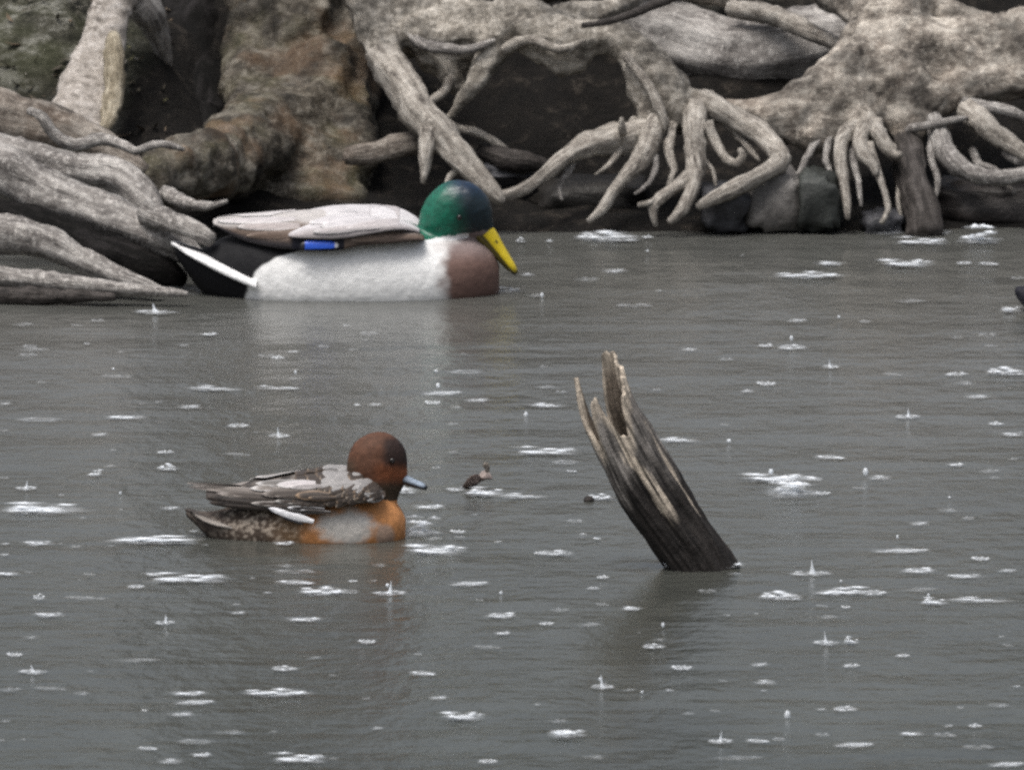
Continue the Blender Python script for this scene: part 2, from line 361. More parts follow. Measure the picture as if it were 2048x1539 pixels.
for rows in ([(1270, 240, 41.84, 10), (1240, 300, 41.78, 8), (1218, 330, 41.76, 6), (1190, 350, 41.75, 3)], [(1345, 250, 41.8, 12), (1338, 300, 41.76, 10), (1348, 340, 41.73, 8), (1336, 372, 41.71, 4)],
             [(1300, 290, 41.77, 8), (1312, 330, 41.74, 7), (1298, 366, 41.72, 5), (1270, 388, 41.7, 3)], [(1425, 215, 41.82, 12), (1470, 262, 41.79, 10), (1500, 300, 41.76, 8), (1520, 322, 41.74, 4)],
             [(1150, 300, 41.78, 8), (1140, 340, 41.75, 7), (1118, 372, 41.73, 5), (1124, 400, 41.71, 3)], [(905, 130, 41.97, 12), (890, 180, 41.94, 10), (850, 205, 41.9, 7), (836, 190, 41.9, 4)],
             [(900, 255, 41.95, 10), (960, 268, 41.93, 9), (1010, 300, 41.92, 8), (1050, 345, 41.9, 4)], [(1010, 100, 41.9, 12), (1060, 80, 41.86, 10), (1120, 100, 41.83, 9), (1170, 80, 41.84, 5)],
             [(820, 60, 41.98, 14), (850, 90, 41.93, 12), (930, 100, 41.9, 10), (990, 80, 41.9, 5)], [(1250, 110, 41.84, 10), (1290, 160, 41.8, 10), (1318, 215, 41.78, 10), (1330, 260, 41.77, 5)],
             [(1380, 270, 41.77, 6), (1400, 310, 41.74, 6), (1425, 340, 41.72, 5), (1432, 372, 41.7, 3)], [(930, 330, 41.72, 8), (900, 352, 41.71, 7), (892, 372, 41.7, 4)]):
    root(t, rows, random.choice([M_pale, M_pale, M_grey]), n=10, rough=0.3)
t = thing("tree_root", "broad tan root flare with finger-like roots hanging to the water on the right", "tree root", W(1700, 445))
mass(t, [
    [(1805, -60, 42.1, 70), (1790, 20, 42.02, 66), (1765, 85, 41.98, 70), (1730, 140, 41.93, 80), (1680, 195, 41.88, 86), (1610, 232, 41.85, 68), (1530, 234, 41.83, 44), (1445, 222, 41.83, 24)],
    [(1740, 130, 41.93, 70), (1790, 190, 41.9, 78), (1815, 250, 41.86, 52), (1835, 290, 41.83, 26)],
    [(1690, 210, 41.87, 68), (1645, 262, 41.82, 46), (1610, 285, 41.8, 30)],
    [(1700, 210, 41.88, 60), (1720, 250, 41.82, 40), (1735, 268, 41.8, 24)],
    [(1740, 30, 42.0, 36), (1690, 0, 42.1, 40), (1640, -40, 42.2, 40)],
    [(1800, 80, 41.98, 62), (1870, 120, 41.98, 80), (1960, 110, 42.0, 80), (2080, 90, 42.05, 78)],
    [(1830, 215, 41.9, 50), (1900, 190, 41.9, 38), (1970, 165, 41.93, 34), (2080, 160, 41.95, 34)],
    [(1790, 0, 42.02, 50), (1870, 10, 42.05, 30), (1960, 40, 42.05, 22), (2080, 60, 42.05, 20)],
], M_tan, "root_flare")
root(t, [(1712, 258, 41.8, 24), (1690, 268, 41.76, 17), (1680, 300, 41.74, 14), (1684, 345, 41.71, 12), (1692, 390, 41.68, 10), (1696, 438, 41.66, 5)], M_pale, n=12)
root(t, [(1740, 245, 41.8, 24), (1722, 275, 41.75, 17), (1728, 310, 41.72, 15), (1748, 330, 41.7, 11), (1752, 350, 41.69, 6)], M_pale, n=12)
root(t, [(1745, 250, 41.8, 22), (1762, 275, 41.75, 16), (1778, 300, 41.73, 14), (1795, 312, 41.71, 10), (1802, 308, 41.7, 6)], M_pale, n=12)
root(t, [(1735, 290, 41.74, 14), (1752, 335, 41.71, 9), (1768, 380, 41.68, 7), (1776, 420, 41.66, 6), (1762, 446, 41.65, 5)], M_pale, n=10)
root(t, [(1800, 262, 41.84, 12), (1845, 254, 41.8, 9), (1900, 242, 41.8, 8), (1935, 236, 41.82, 4)], M_grey, n=10)
root(t, [(1868, 236, 41.84, 18), (1880, 275, 41.8, 21), (1895, 310, 41.77, 22), (1930, 340, 41.75, 20), (1985, 356, 41.74, 17), (2070, 346, 41.75, 16)], M_grey, n=14)
root(t, [(1935, 220, 41.86, 24), (1965, 245, 41.82, 25), (2000, 275, 41.8, 21), (2040, 300, 41.78, 17), (2080, 330, 41.78, 14)], M_pale, n=14)
root(t, [(2010, 305, 41.8, 10), (2035, 320, 41.78, 12), (2075, 322, 41.78, 12)], M_grey, n=10)
root(t, [(1815, 285, 41.82, 26), (1822, 330, 41.76, 32), (1832, 380, 41.72, 34), (1845, 430, 41.68, 36), (1850, 475, 41.66, 36)], M_wet, label="dark wet root going straight down into the water", n=16, rough=0.3)

for rows in ([(1640, 272, 41.8, 10), (1612, 318, 41.76, 8), (1600, 345, 41.74, 6), (1580, 360, 41.73, 3)], [(1700, 262, 41.79, 9), (1704, 310, 41.75, 8), (1716, 360, 41.71, 7), (1722, 412, 41.68, 4)],
             [(1660, 275, 41.8, 9), (1652, 320, 41.76, 7), (1664, 352, 41.74, 5), (1658, 384, 41.72, 3)], [(1785, 292, 41.79, 8), (1800, 345, 41.75, 7), (1796, 400, 41.71, 5), (1804, 440, 41.69, 3)],
             [(1870, 262, 41.82, 10), (1862, 310, 41.78, 8), (1876, 360, 41.75, 7), (1870, 400, 41.73, 4)], [(1945, 300, 41.84, 9), (1960, 330, 41.8, 8), (1990, 338, 41.79, 6), (2030, 390, 41.76, 4)],
             [(1900, 200, 41.9, 16), (1960, 215, 41.87, 14), (2010, 222, 41.87, 12), (2080, 250, 41.88, 10)]):
    root(t, rows, random.choice([M_pale, M_grey, M_grey]), n=10, rough=0.3)
t = thing("fallen_log", "thick weathered log lying behind the roots under the top edge of the photo", "log", A(1500, 130, 42.4))
root(t, [(1180, 20, 42.45, 62), (1290, 62, 42.4, 74), (1400, 95, 42.35, 78), (1500, 108, 42.32, 76), (1600, 100, 42.32, 78), (1700, 80, 42.35, 78), (1820, 60, 42.45, 70)], M_grey, name="trunk", n=30, rough=0.16, ridges=7)
root(t, [(1460, 18, 42.3, 18), (1540, 30, 42.25, 20), (1620, 65, 42.2, 18), (1690, 96, 42.15, 12), (1730, 110, 42.1, 6)], M_pale, name="branch", n=12)
t = thing("fallen_log", "pale rough log crossing the top edge above the root arch", "log", A(1050, -40, 42.5))
root(t, [(820, -90, 42.5, 60), (950, -55, 42.45, 58), (1100, -45, 42.4, 52), (1250, -50, 42.4, 48), (1400, -40, 42.4, 46), (1520, -20, 42.42, 36)], M_bark, name="trunk", n=24, rough=0.2)
v, f, uv = px_tube([(1165, 52, 41.82, 6), (1220, 42, 41.8, 7), (1280, 22, 41.8, 9), (1330, 0, 41.82, 11), (1390, -30, 41.86, 12)], n=10)
tag(obj("branch", v, f, M_wet, uv=uv), "thin dark branch slanting over the top of the root arch", "branch")

t = thing("mossy_tree", "broad mossy brown tree trunk with flaring base behind the drake's back", "tree", W(600, 420))
mass(t, [
    [(590, -1500, 42.7, 120), (592, -700, 42.6, 135), (595, -60, 42.45, 150), (598, 60, 42.36, 140), (602, 180, 42.26, 132), (602, 290, 42.12, 140), (600, 400, 42.0, 160), (600, 470, 41.95, 168)],
    [(560, 250, 42.05, 90), (490, 300, 41.85, 80), (420, 330, 41.65, 72), (350, 350, 41.5, 62), (290, 380, 41.4, 45)],
    [(520, 60, 42.3, 70), (505, 140, 42.22, 60), (510, 220, 42.12, 56), (500, 290, 41.95, 55)],
    [(690, 0, 42.35, 60), (700, 120, 42.25, 50), (700, 240, 42.1, 55), (690, 350, 41.95, 70)],
    [(640, 150, 42.2, 80), (640, 210, 42.1, 70), (620, 300, 42.0, 80)],
], M_moss, "trunk", voxel=0.009, amp=0.018, freq=16)
root(t, [(455, -260, 42.7, 90), (410, -60, 42.5, 88), (385, 60, 42.4, 84), (385, 160, 42.3, 80), (400, 250, 42.15, 66), (420, 310, 42.0, 40)], M_dark, n=24, rough=0.25, label="near-black wet wood filling the shaded hollow beside the trunk")  # dark filler; the hollow's shade is painted into this root
root(t, [(330, 385, 41.2, 16), (370, 405, 41.15, 14), (415, 412, 41.12, 9), (455, 402, 41.1, 4)], M_grey, n=10, label="short grey root tip behind the wing of the drake")

t = thing("leaning_snag", "leaning pale grey snag with a tan split edge on the upper left", "dead trunk", A(170, 260, 41.9))
v, f = merge([px_tube([(150, 300, 41.72, 74), (165, 230, 41.8, 72), (185, 150, 41.88, 58), (205, 70, 41.94, 46), (235, -10, 42.0, 40), (262, -90, 42.1, 38)], n=20, rough=0.15, step=0.03, flat=0.6)])
v, f = weld(v, f, 0.006, 3)
obj("trunk", roughen(v, f, 0.006, 24), f, wood_mat("snag wood", (0.12, 0.105, 0.09), (0.30, 0.27, 0.24), (0.44, 0.41, 0.38), uvgrain=False), t)
root(t, [(226, 70, 41.89, 12), (230, 95, 41.86, 19), (230, 140, 41.83, 20), (228, 190, 41.80, 20), (218, 235, 41.76, 16), (206, 262, 41.73, 10)], wood_mat("split heartwood", (0.09, 0.075, 0.05), (0.21, 0.178, 0.125), (0.43, 0.385, 0.30), speck=0.2), name="split_edge", label="tan split edge of bare heartwood", n=14, rough=0.35)
root(t, [(225, -60, 42.05, 40), (285, 5, 42.06, 36), (318, 65, 42.1, 24), (330, 130, 42.15, 14), (322, 180, 42.2, 6)], M_grey, name="limb", n=14, rough=0.3)

def log(label, rows, mat, name="driftwood_log", **k):
    v, f, uv = px_tube(rows, **k); b = v.mean(axis=0)
    return tag(obj(name, v, f, mat, None, loc=b, uv=uv), label, "driftwood", "driftwood along the left shore")
log("topmost wide brown-grey log below the leaning pale snag", [(-60, 215, 41.5, 52), (30, 238, 41.48, 52), (110, 262, 41.46, 50), (190, 292, 41.44, 42), (250, 318, 41.42, 26), (290, 345, 41.4, 14)], M_brown, n=22, rough=0.2)
log("thin curling root ending in a pale tip beside the mossy trunk", [(60, 222, 41.33, 8), (85, 235, 41.3, 10), (110, 270, 41.3, 12), (150, 290, 41.3, 14), (205, 278, 41.3, 12), (245, 290, 41.28, 10), (272, 302, 41.27, 9), (305, 290, 41.26, 8), (340, 290, 41.26, 8), (368, 300, 41.26, 4)], M_grey, name="driftwood_branch", n=12)
log("pale rounded log second from the top, bending down at its right end", [(-60, 290, 41.3, 34), (20, 308, 41.27, 34), (90, 322, 41.25, 32), (160, 338, 41.22, 32), (225, 346, 41.2, 34), (270, 378, 41.17, 36), (298, 425, 41.14, 32), (312, 470, 41.1, 22)], M_grey, n=20, rough=0.18)
log("longest thick pale log slanting down to a dark end behind the drake's tail", [(-70, 310, 41.15, 52), (0, 342, 41.12, 50), (80, 382, 41.1, 48), (160, 412, 41.07, 46), (230, 440, 41.04, 46), (300, 470, 41.02, 42), (360, 495, 41.0, 30), (405, 520, 40.98, 14)], M_grey, n=24, rough=0.16)
log("grey stub with a blunt tip reaching to the drake's wing tip", [(290, 425, 41.0, 22), (335, 440, 40.96, 22), (385, 460, 40.93, 20), (425, 480, 40.91, 13)], M_grey, name="driftwood_stub", n=14, rough=0.2)
log("brown-grey log low on the far left tapering into the water", [(-70, 455, 40.98, 40), (10, 468, 40.95, 40), (80, 482, 40.92, 36), (140, 508, 40.9, 27), (200, 535, 40.88, 24), (260, 560, 40.86, 18), (320, 582, 40.84, 10)], M_grey, n=18, rough=0.2)
log("near-black log filling the shaded gap between the two pale logs on the left", [(-60, 415, 41.05, 40), (20, 440, 41.03, 42), (110, 470, 41.0, 40), (200, 510, 40.98, 40), (280, 535, 40.98, 38), (330, 545, 40.98, 30), (368, 560, 40.99, 14)], M_dark, n=16, rough=0.25)  # stands in for the shade under the main log, painted near-black
log("lowest slim grey log lying along the waterline on the left", [(-70, 548, 40.86, 24), (10, 554, 40.84, 22), (90, 562, 40.82, 20), (170, 570, 40.8, 17), (250, 578, 40.79, 14), (320, 583, 40.78, 11), (375, 588, 40.77, 6)], M_grey, n=14, rough=0.2)
log("dark sunken log under the lowest grey log at the water's edge", [(-70, 590, 40.82, 16), (40, 592, 40.8, 18), (140, 592, 40.79, 14), (230, 594, 40.78, 8)], M_wet, n=12, rough=0.25)

# ------------------------------------------------------------------ stones under the bank
def stone(px, py, Y, rx, ry, rz, label, c):
    V = []; F = []; nu, nv = 26, 16; p0 = A(px, py, Y); s = S(Y); off = random.uniform(0, 40)
    for j in range(nv + 1):
        for i in range(nu):
            a = 2 * math.pi * i / nu; b = math.pi * j / nv - math.pi / 2
            d = np.array([math.cos(a) * math.cos(b), math.sin(a) * math.cos(b), math.sin(b)])
            d = np.sign(d) * np.abs(d) ** 0.5
            q = d * np.array([rx * s, ry, rz * s]); V.append(p0 + q * (1 + 0.30 * fbm(d * 1.7 + off, 4)))
    for j in range(nv):
        for i in range(nu): F.append((j * nu + i, j * nu + (i + 1) % nu, (j + 1) * nu + (i + 1) % nu, (j + 1) * nu + i))
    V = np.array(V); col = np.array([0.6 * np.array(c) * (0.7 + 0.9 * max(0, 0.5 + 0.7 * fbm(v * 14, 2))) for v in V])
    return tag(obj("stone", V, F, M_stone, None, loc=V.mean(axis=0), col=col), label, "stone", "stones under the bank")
stone(1450, 412, 41.72, 50, 0.06, 44, "dark wet stone behind the zigzag pale root", (0.05, 0.05, 0.055))
stone(1552, 402, 41.74, 60, 0.06, 62, "flat grey stone with a pale face below the tan root", (0.17, 0.16, 0.15))
stone(1636, 405, 41.72, 44, 0.06, 58, "dark greenish stone between the grey stone and hanging roots", (0.055, 0.06, 0.055))
stone(1765, 445, 41.72, 40, 0.05, 24, "low bluish stone under the hanging finger roots", (0.10, 0.10, 0.11))
stone(1020, 335, 41.95, 48, 0.05, 18, "grey stone in the gap between the two crossing pale roots", (0.13, 0.13, 0.14))
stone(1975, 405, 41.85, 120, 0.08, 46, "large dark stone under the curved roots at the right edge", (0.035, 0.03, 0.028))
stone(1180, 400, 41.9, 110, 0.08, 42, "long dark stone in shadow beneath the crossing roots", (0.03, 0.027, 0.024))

# grass and litter on the bank's shoulder (nobody could count it)
gv = []; gf = []
for i in range(1600):
    x = random.uniform(-1.15, 1.15) if i % 4 else random.uniform(-0.95, -0.6); y = random.uniform(42.0, 43.6) if i % 4 else random.uniform(41.75, 42.6)
    z = bank_z(x, y)
    if z < 0.2 or y < 42.5: continue
    h = random.uniform(0.015, 0.05); a = random.uniform(0, 6.28); lean = random.uniform(0.3, 1.3) * h; w = random.uniform(0.0012, 0.0028)
    dx, dy = math.cos(a), math.sin(a); b = len(gv)
    for tt in (0, 0.5, 1):
        cx, cy, cz = x + dx * lean * tt * tt, y + dy * lean * tt * tt, z - 0.004 + h * (tt - 0.35 * tt * tt); ww = w * (1 - 0.85 * tt)
        gv += [(cx - dy * ww, cy + dx * ww, cz), (cx + dy * ww, cy - dx * ww, cz)]
    gf += [(b, b + 1, b + 3, b + 2), (b + 2, b + 3, b + 5, b + 4)]
tag(obj("grass", gv, gf, M_blade), "sparse dull grass and straw on the bank behind the roots", "grass", kind="stuff")

lv = []; lf = []; lc = []
for i in range(1500):
    x = random.uniform(-1.0, -0.58) if i % 2 else random.uniform(-1.1, 1.1); y = random.uniform(41.75, 43.2); z = bank_z(x, y)
    if z < (0.10 if i % 2 else 0.3): continue
    a = random.uniform(0, 6.28); L = random.uniform(0.004, 0.014); w_ = L * random.choice([0.10, 0.3, 0.45]); tl = random.uniform(-0.5, 0.9); b = len(lv); k_ = random.random()
    c_ = lerp((0.05, 0.042, 0.03), random.choice([(0.34, 0.32, 0.28), (0.16, 0.15, 0.07), (0.20, 0.14, 0.09)]), k_ * k_)
    for u in (-1, 0, 1):
        for v_ in (-1, 0, 1):
            ww = w_ * (1 - 0.7 * abs(u)); X, Y_ = L * u, ww * v_
            lv.append((x + math.cos(a) * X - math.sin(a) * Y_, y + math.sin(a) * X + math.cos(a) * Y_, z + 0.006 + tl * X * 0.8 + 0.3 * ww * abs(v_) + 0.003 * u * u)); lc.append(c_)
    for p_ in range(2):
        for q_ in range(2): a0 = b + p_ * 3 + q_; lf.append((a0, a0 + 3, a0 + 4, a0 + 1))
tag(obj("leaf_litter", lv, lf, M_split, col=np.array(lc)), "dead leaves and twig bits strewn over the bank", "leaf litter", kind="stuff")

# ------------------------------------------------------------------ broken stump standing in the pond
def broken_stump():
    Y = W(1405, 1135)[1]; s = S(Y); t = thing("broken_stump", "dark broken branch stump leaning left out of the water with splintered pale top", "stump", W(1405, 1135))
    spine = [(1440, 1205, 60), (1404, 1130, 59), (1346, 1048, 62), (1293, 968, 63), (1248, 885, 62), (1216, 815, 56), (1200, 755, 52), (1190, 706, 48)]
    P = catmull([np.append(A(x, y, Y), r * s) for x, y, r in spine], 0.004); C = P[:, :3]; rad = P[:, 3]; m = len(C)
    T = np.gradient(C, axis=0); T /= np.linalg.norm(T, axis=1)[:, None]
    # heights of the torn rim around the stem; angle 0 = right (+x), 90 = away from camera, 180 = left, 270 = towards the camera
    rim = np.array([[0, 0.93], [18, 0.945], [38, 0.975], [60, 0.99], [76, 0.975], [88, 0.88], [102, 0.76], [150, 0.74], [165, 0.80], [176, 0.93], [184, 0.93], [196, 0.80], [212, 0.70],
                    [230, 0.73], [240, 0.85], [250, 0.86], [260, 0.79], [272, 0.71], [288, 0.70], [300, 0.765], [312, 0.83], [326, 0.86], [345, 0.90], [360, 0.93]])
    n = 176; NV = 140; V = []; col = []; F = []
    def at(u):
        q = u * (m - 1); i = min(m - 2, int(q)); f = q - i
        return C[i] * (1 - f) + C[i + 1] * f, T[i], rad[i] * (1 - f) + rad[i + 1] * f
    def ring(inner):
        for j in range(NV + 1):
            for k in range(n):
                a = 360.0 * k / n; top = np.interp(a, rim[:, 0], rim[:, 1]) + 0.018 * mn.noise(Vector((a * 0.11, 3, 0)))
                u = top * j / NV; c, tt, r = at(u); ar = R(a)
                e1 = np.array([1.0, 0, 0]); e1 -= tt * e1.dot(tt); e1 /= np.linalg.norm(e1); e2 = np.cross(e1, tt) * -1
                if e2[1] < 0: e2 = -e2
                d = e1 * math.cos(ar) + e2 * math.sin(ar) * 0.85
                g = 1 + 0.05 * math.sin(ar * 9 + u * 2) + 0.10 * fbm((math.cos(ar) * 2.2, math.sin(ar) * 2.2, u * 5), 3) + 0.07 * mn.noise(Vector((math.cos(ar) * 9, math.sin(ar) * 9, u * 4)))
                taper = max(0.0, (u / top - 0.80) / 0.20)
                th = (0.34 - 0.20 * taper) if inner else 0.0
                V.append(c + d * r * (g - th)); gr = mn.noise(Vector((math.cos(ar) * 16, math.sin(ar) * 16, u * 5)))
                strip = abs(((a - (292 - 30 * u)) + 180) % 360 - 180); nse = mn.noise(Vector((a * 0.10, u * 9, 0)))
                bark = np.array([0.019, 0.016, 0.0145]) * max(0.2, 1 + 0.6 * nse + 0.8 * gr); bare = np.array([0.40, 0.345, 0.28]) * max(0.25, 1 + 1.2 * gr + 0.35 * mn.noise(Vector((a * 0.35, u * 5, 2))))
                w = 0.0
                if 0.33 < u: w = max(w, 1 - max(0, (strip - 7 - 16 * nse - 9 * gr) / 3.5)) * min(1, (u - 0.33) * 14)
                st2 = abs(((a - 342) + 180) % 360 - 180)
                if 0.30 < u < 0.72: w = max(w, 0.8 * max(0, 1 - max(0, (st2 - 5) / 5.0)))
                w = max(w, min(1, max(0, (u / top - 0.90) / 0.06)) * 0.9)
                grey = np.array([0.23, 0.212, 0.195]) * max(0.2, 1 + 0.45 * nse + 0.9 * gr)
                bark = bark + (grey - bark) * min(1, max(0, (u - 0.48 + 0.16 * nse + 0.1 * gr) / 0.2)) * (0.85 if a < 250 and a > 160 else 0.6)
                if inner: bark = np.array([0.10, 0.08, 0.062]) * (1 + 0.6 * mn.noise(Vector((a * 0.3, u * 6, 7))))
                w = min(1, max(0, w)); col.append(bark * (1 - w) + bare * w)
    ring(False); ring(True); o2 = (NV + 1) * n
    for j in range(NV):
        for k in range(n):
            a, b = j * n + k, j * n + (k + 1) % n
            F.append((a, b, b + n, a + n)); F.append((o2 + b, o2 + a, o2 + a + n, o2 + b + n))
    for k in range(n):
        a, b = NV * n + k, NV * n + (k + 1) % n; F.append((a, b, o2 + b, o2 + a))
        a, b = k, (k + 1) % n; F.append((b, a, o2 + a, o2 + b))
    V = np.array(V); obj("trunk", V, F, M_split, t, col=np.array(col))
    v, f, uv = px_tube([(1196, 800, Y - 0.035, 9), (1190, 870, Y - 0.045, 11), (1214, 960, Y - 0.05, 9)], n=8, rough=0.2)
    return t
broken_stump()

# ------------------------------------------------------------------ ducks
def loft(st, n, fn, exp=2.0):
    """closed skin through cross-sections: st rows (x, top, mid, bottom, half width), in local metres"""
    P = catmull(st, 0.004); V = []; F = []
    for x, zt, zm, zb, hw in P:
        for k in range(n):
            a = 2 * math.pi * k / n; c, s_ = math.cos(a), math.sin(a)
            y = hw * math.copysign(abs(c) ** (2 / exp), c); h = (zt - zm) if s_ > 0 else (zm - zb)
            V.append(fn(x, y, zm + h * math.copysign(abs(s_) ** (2 / exp), s_)))
    m = len(P)
    for i in range(m - 1):
        for k in range(n):
            a, b = i * n + k, i * n + (k + 1) % n; F.append((a, a + n, b + n, b))
    for base, sg in ((0, 1), ((m - 1) * n, -1)):
        V.append(np.mean(V[base:base + n], axis=0)); c = len(V) - 1
        for k in range(n):
            a, b = base + k, base + (k + 1) % n; F.append((c, a, b) if sg > 0 else (c, b, a))
    return np.array(V), F
def ball(c, r, n=18, ys=0.82):
    V = []; F = []
    for j in range(n // 2 + 1):
        b = math.pi * j / (n // 2) - math.pi / 2
        for i in range(n): a = 2 * math.pi * i / n; V.append((c[0] + r * math.cos(a) * math.cos(b), c[1] + r * ys * math.sin(a) * math.cos(b), c[2] + r * math.sin(b)))
    for j in range(n // 2):
        for i in range(n): F.append((j * n + i, j * n + (i + 1) % n, (j + 1) * n + (i + 1) % n, (j + 1) * n + i))
    return np.array(V), F

class Duck:
    """local frame from the photo's profile: x forward, z up, half width sideways; all in metres from the body's centre on the water"""
    def __init__(s, cx, cy, label, cat, at=None, scale=None):
        s.cx, s.cy = cx, cy; s.loc = W(cx, cy) if at is None else np.array(at); s.s = S(s.loc[1]) if scale is None else scale
        s.root = thing("duck", label, cat, s.loc)
    def X(s, px): return (px - s.cx) * s.s
    def Z(s, py): return (s.cy - py) * s.s
    def wv(s, V): return np.asarray(V) + s.loc
    def body(s, st, chain, colf, mat, voxel=0.0028, ys=0.82, headf=None):
        rows = [(s.X(a), s.Z(b), s.Z(c), s.Z(d), hw) for a, b, c, d, hw in st]
        parts = [loft(rows, 40, lambda x, y, z: np.array([x, y, z]), 2.2)]
        ch = catmull([(s.X(a), 0, s.Z(b), r * s.s) for a, b, r in chain], 0.006)
        parts += [ball(c[:3], c[3], 20, ys) for c in ch]
        v, f = merge(parts); v, f = weld(v, f, voxel, 10); v = roughen(v, f, 0.0007, 60, 3)
        px = v[:, 0] / s.s + s.cx; py = s.cy - (v[:, 2] - np.abs(v[:, 1]) * SP) / s.s
        col = np.array([colf(a, b, abs(c)) for a, b, c in zip(px, py, v[:, 1])])
        o = obj("body", s.wv(v), f, mat, s.root, col=col)
        if headf:                                       # glossy head feathers
            o.data.materials.append(M_head); hv = [headf(a, b) for a, b in zip(px, py)]
            o.data.polygons.foreach_set("material_index", [1 if hv[q[0]] else 0 for q in f])
        return o
    def wing_surface(s, st):
        P = np.array(st, float)
        def surf(px, py, lift=0.0):
            g = [np.interp(px, P[:, 0], P[:, i]) for i in range(1, 5)]; top, low, yi, yo = g
            q = min(1.0, max(0.0, (low - py) / max(1e-6, low - top))); a = math.asin(q ** (1 / 0.8))
            y = yi + (yo - yi) * math.cos(a) ** 0.8
            return np.array([s.X(px), -(y + lift * math.cos(a * 0.85)), s.Z(py) + y * SP + lift * math.sin(a * 0.85)])
        return surf
    def wing(s, st, colf, mat, name, parent, th=0.008, step=3.0):
        out = []
        P = np.array(st, float); xs = np.arange(P[0, 0], P[-1, 0] + 0.1, step); nv = 26
        Q = catmull(P, step); order = np.argsort(Q[:, 0]); Q = Q[order]
        for side in (-1, 1):
            V = []; F = []; col = []
            for lay in (0, 1):
                for x in xs:
                    top, low, yi, yo = [np.interp(x, Q[:, 0], Q[:, i]) for i in range(1, 5)]
                    for k in range(nv):
                        a = math.pi / 2 * k / (nv - 1); y = yi + (yo - yi) * math.cos(a) ** 0.8; py = low + (top - low) * math.sin(a) ** 0.8
                        t_ = th * lay; edge = 1.0
                        V.append((s.X(x), side * (y - t_ * math.cos(a) * edge), s.Z(py) + y * SP - t_ * math.sin(a) * edge)); col.append(colf(x, py, k / (nv - 1)))
            m = len(xs); o2 = m * nv
            def q(a, b, c, d): F.append((a, b, c, d) if side < 0 else (d, c, b, a))
            for i in range(m - 1):
                for k in range(nv - 1):
                    a = i * nv + k; q(a, a + nv, a + nv + 1, a + 1); b = a + o2; q(b, b + 1, b + nv + 1, b + nv)
                a = i * nv; q(a, a + o2, a + o2 + nv, a + nv); a = i * nv + nv - 1; q(a, a + nv, a + o2 + nv, a + o2)
            for k in range(nv - 1):
                q(k, k + 1, k + 1 + o2, k + o2); a = (m - 1) * nv + k; q(a, a + o2, a + 1 + o2, a + 1)
            out.append(obj(name, s.wv(V), F, mat, parent if not isinstance(parent, list) else parent[0 if side < 0 else 1], col=np.array(col)))
        return out
    def feathers(s, surf, rows, name, parents, mat):
        """rows: (x0, y0, x1, y1, width px, centre colour, edge colour, lift m) in photo pixels; root to tip"""
        for side, par in zip((-1, 1), parents):
            V = []; F = []; col = []
            for x0, y0, x1, y1, w, cc, ec, lift in rows:
                b = len(V); nl, nw = 12, 9; d = np.array([x1 - x0, y1 - y0]); L = np.linalg.norm(d); t0 = 0.35 if L > 60 else 0.6; d = d / L; nrm = np.array([-d[1], d[0]])
                for i in range(nl + 1):
                    t_ = i / nl; wid = w * 0.5 * (0.55 + 0.45 * min(1, t_ * 3)) * (math.sqrt(max(0.0, 1 - ((t_ - t0) / (1 - t0)) ** 2)) if t_ > t0 else 1)
                    for k in range(nw):
                        v_ = 2 * k / (nw - 1) - 1; p = np.array([x0, y0]) + d * L * t_ + nrm * wid * v_
                        q = surf(p[0], p[1], lift + 0.0012 + 0.0014 * t_ - 0.0012 * v_ * v_); q[1] *= -side; V.append(q)
                        e = max(ss(abs(v_), 0.6, 0.95) * 0.85, ss(t_, 0.8, 0.95))
                        sh = 0.25 * abs(v_) if abs(v_) < 0.12 else 0
                        col.append(np.array(cc) * (1 - e) + np.array(ec) * e)
                for i in range(nl):
                    for k in range(nw - 1):
                        a = b + i * nw + k; F.append((a, a + 1, a + nw + 1, a + nw) if side < 0 else (a, a + nw, a + nw + 1, a + 1))
            obj(name, s.wv(V), F, mat, par, col=np.array(col))
    def bill(s, st, colf, lat):
        """st: rows (px, py, half thickness px, half width m) along the bill's axis"""
        P = catmull([(s.X(a), 0, s.Z(b), h * s.s, w) for a, b, h, w in st], 0.002); C = P[:, :3]; T = np.gradient(C, axis=0); T /= np.linalg.norm(T, axis=1)[:, None]
        n = 24; V = []; F = []; col = []; m = len(P)
        for i in range(m):
            up = np.cross(np.array([0, 1.0, 0]), T[i]) * -1
            if up[2] < 0: up = -up
            for k in range(n):
                a = 2 * math.pi * k / n; c, q = math.cos(a), math.sin(a)
                groove = 1 - 0.12 * math.exp(-((q + 0.15) / 0.12) ** 2)
                V.append(C[i] + np.array([0, 1.0, 0]) * P[i, 4] * math.copysign(abs(c) ** 0.8, c) * groove + up * P[i, 3] * q); col.append(colf(i / (m - 1), q, c))
        for i in range(m - 1):
            for k in range(n): a, b = i * n + k, i * n + (k + 1) % n; F.append((a, b, b + n, a + n))
        for base, sg in ((0, 1), ((m - 1) * n, -1)):
            V.append(np.mean(V[base:base + n], axis=0)); col.append(col[base + 3]); c = len(V) - 1
            for k in range(n): a, b = base + k, base + (k + 1) % n; F.append((c, b, a) if sg > 0 else (c, a, b))
        return obj("bill", s.wv(V), F, M_gloss, s.root, col=np.array(col))
    def eyes(s, px, py, lat, r):
        for sd in (-1, 1):
            v, f = ball((s.X(px), sd * lat, s.Z(py)), r, 14, 0.7); obj("eye", s.wv(v), f, M_eye, s.root)
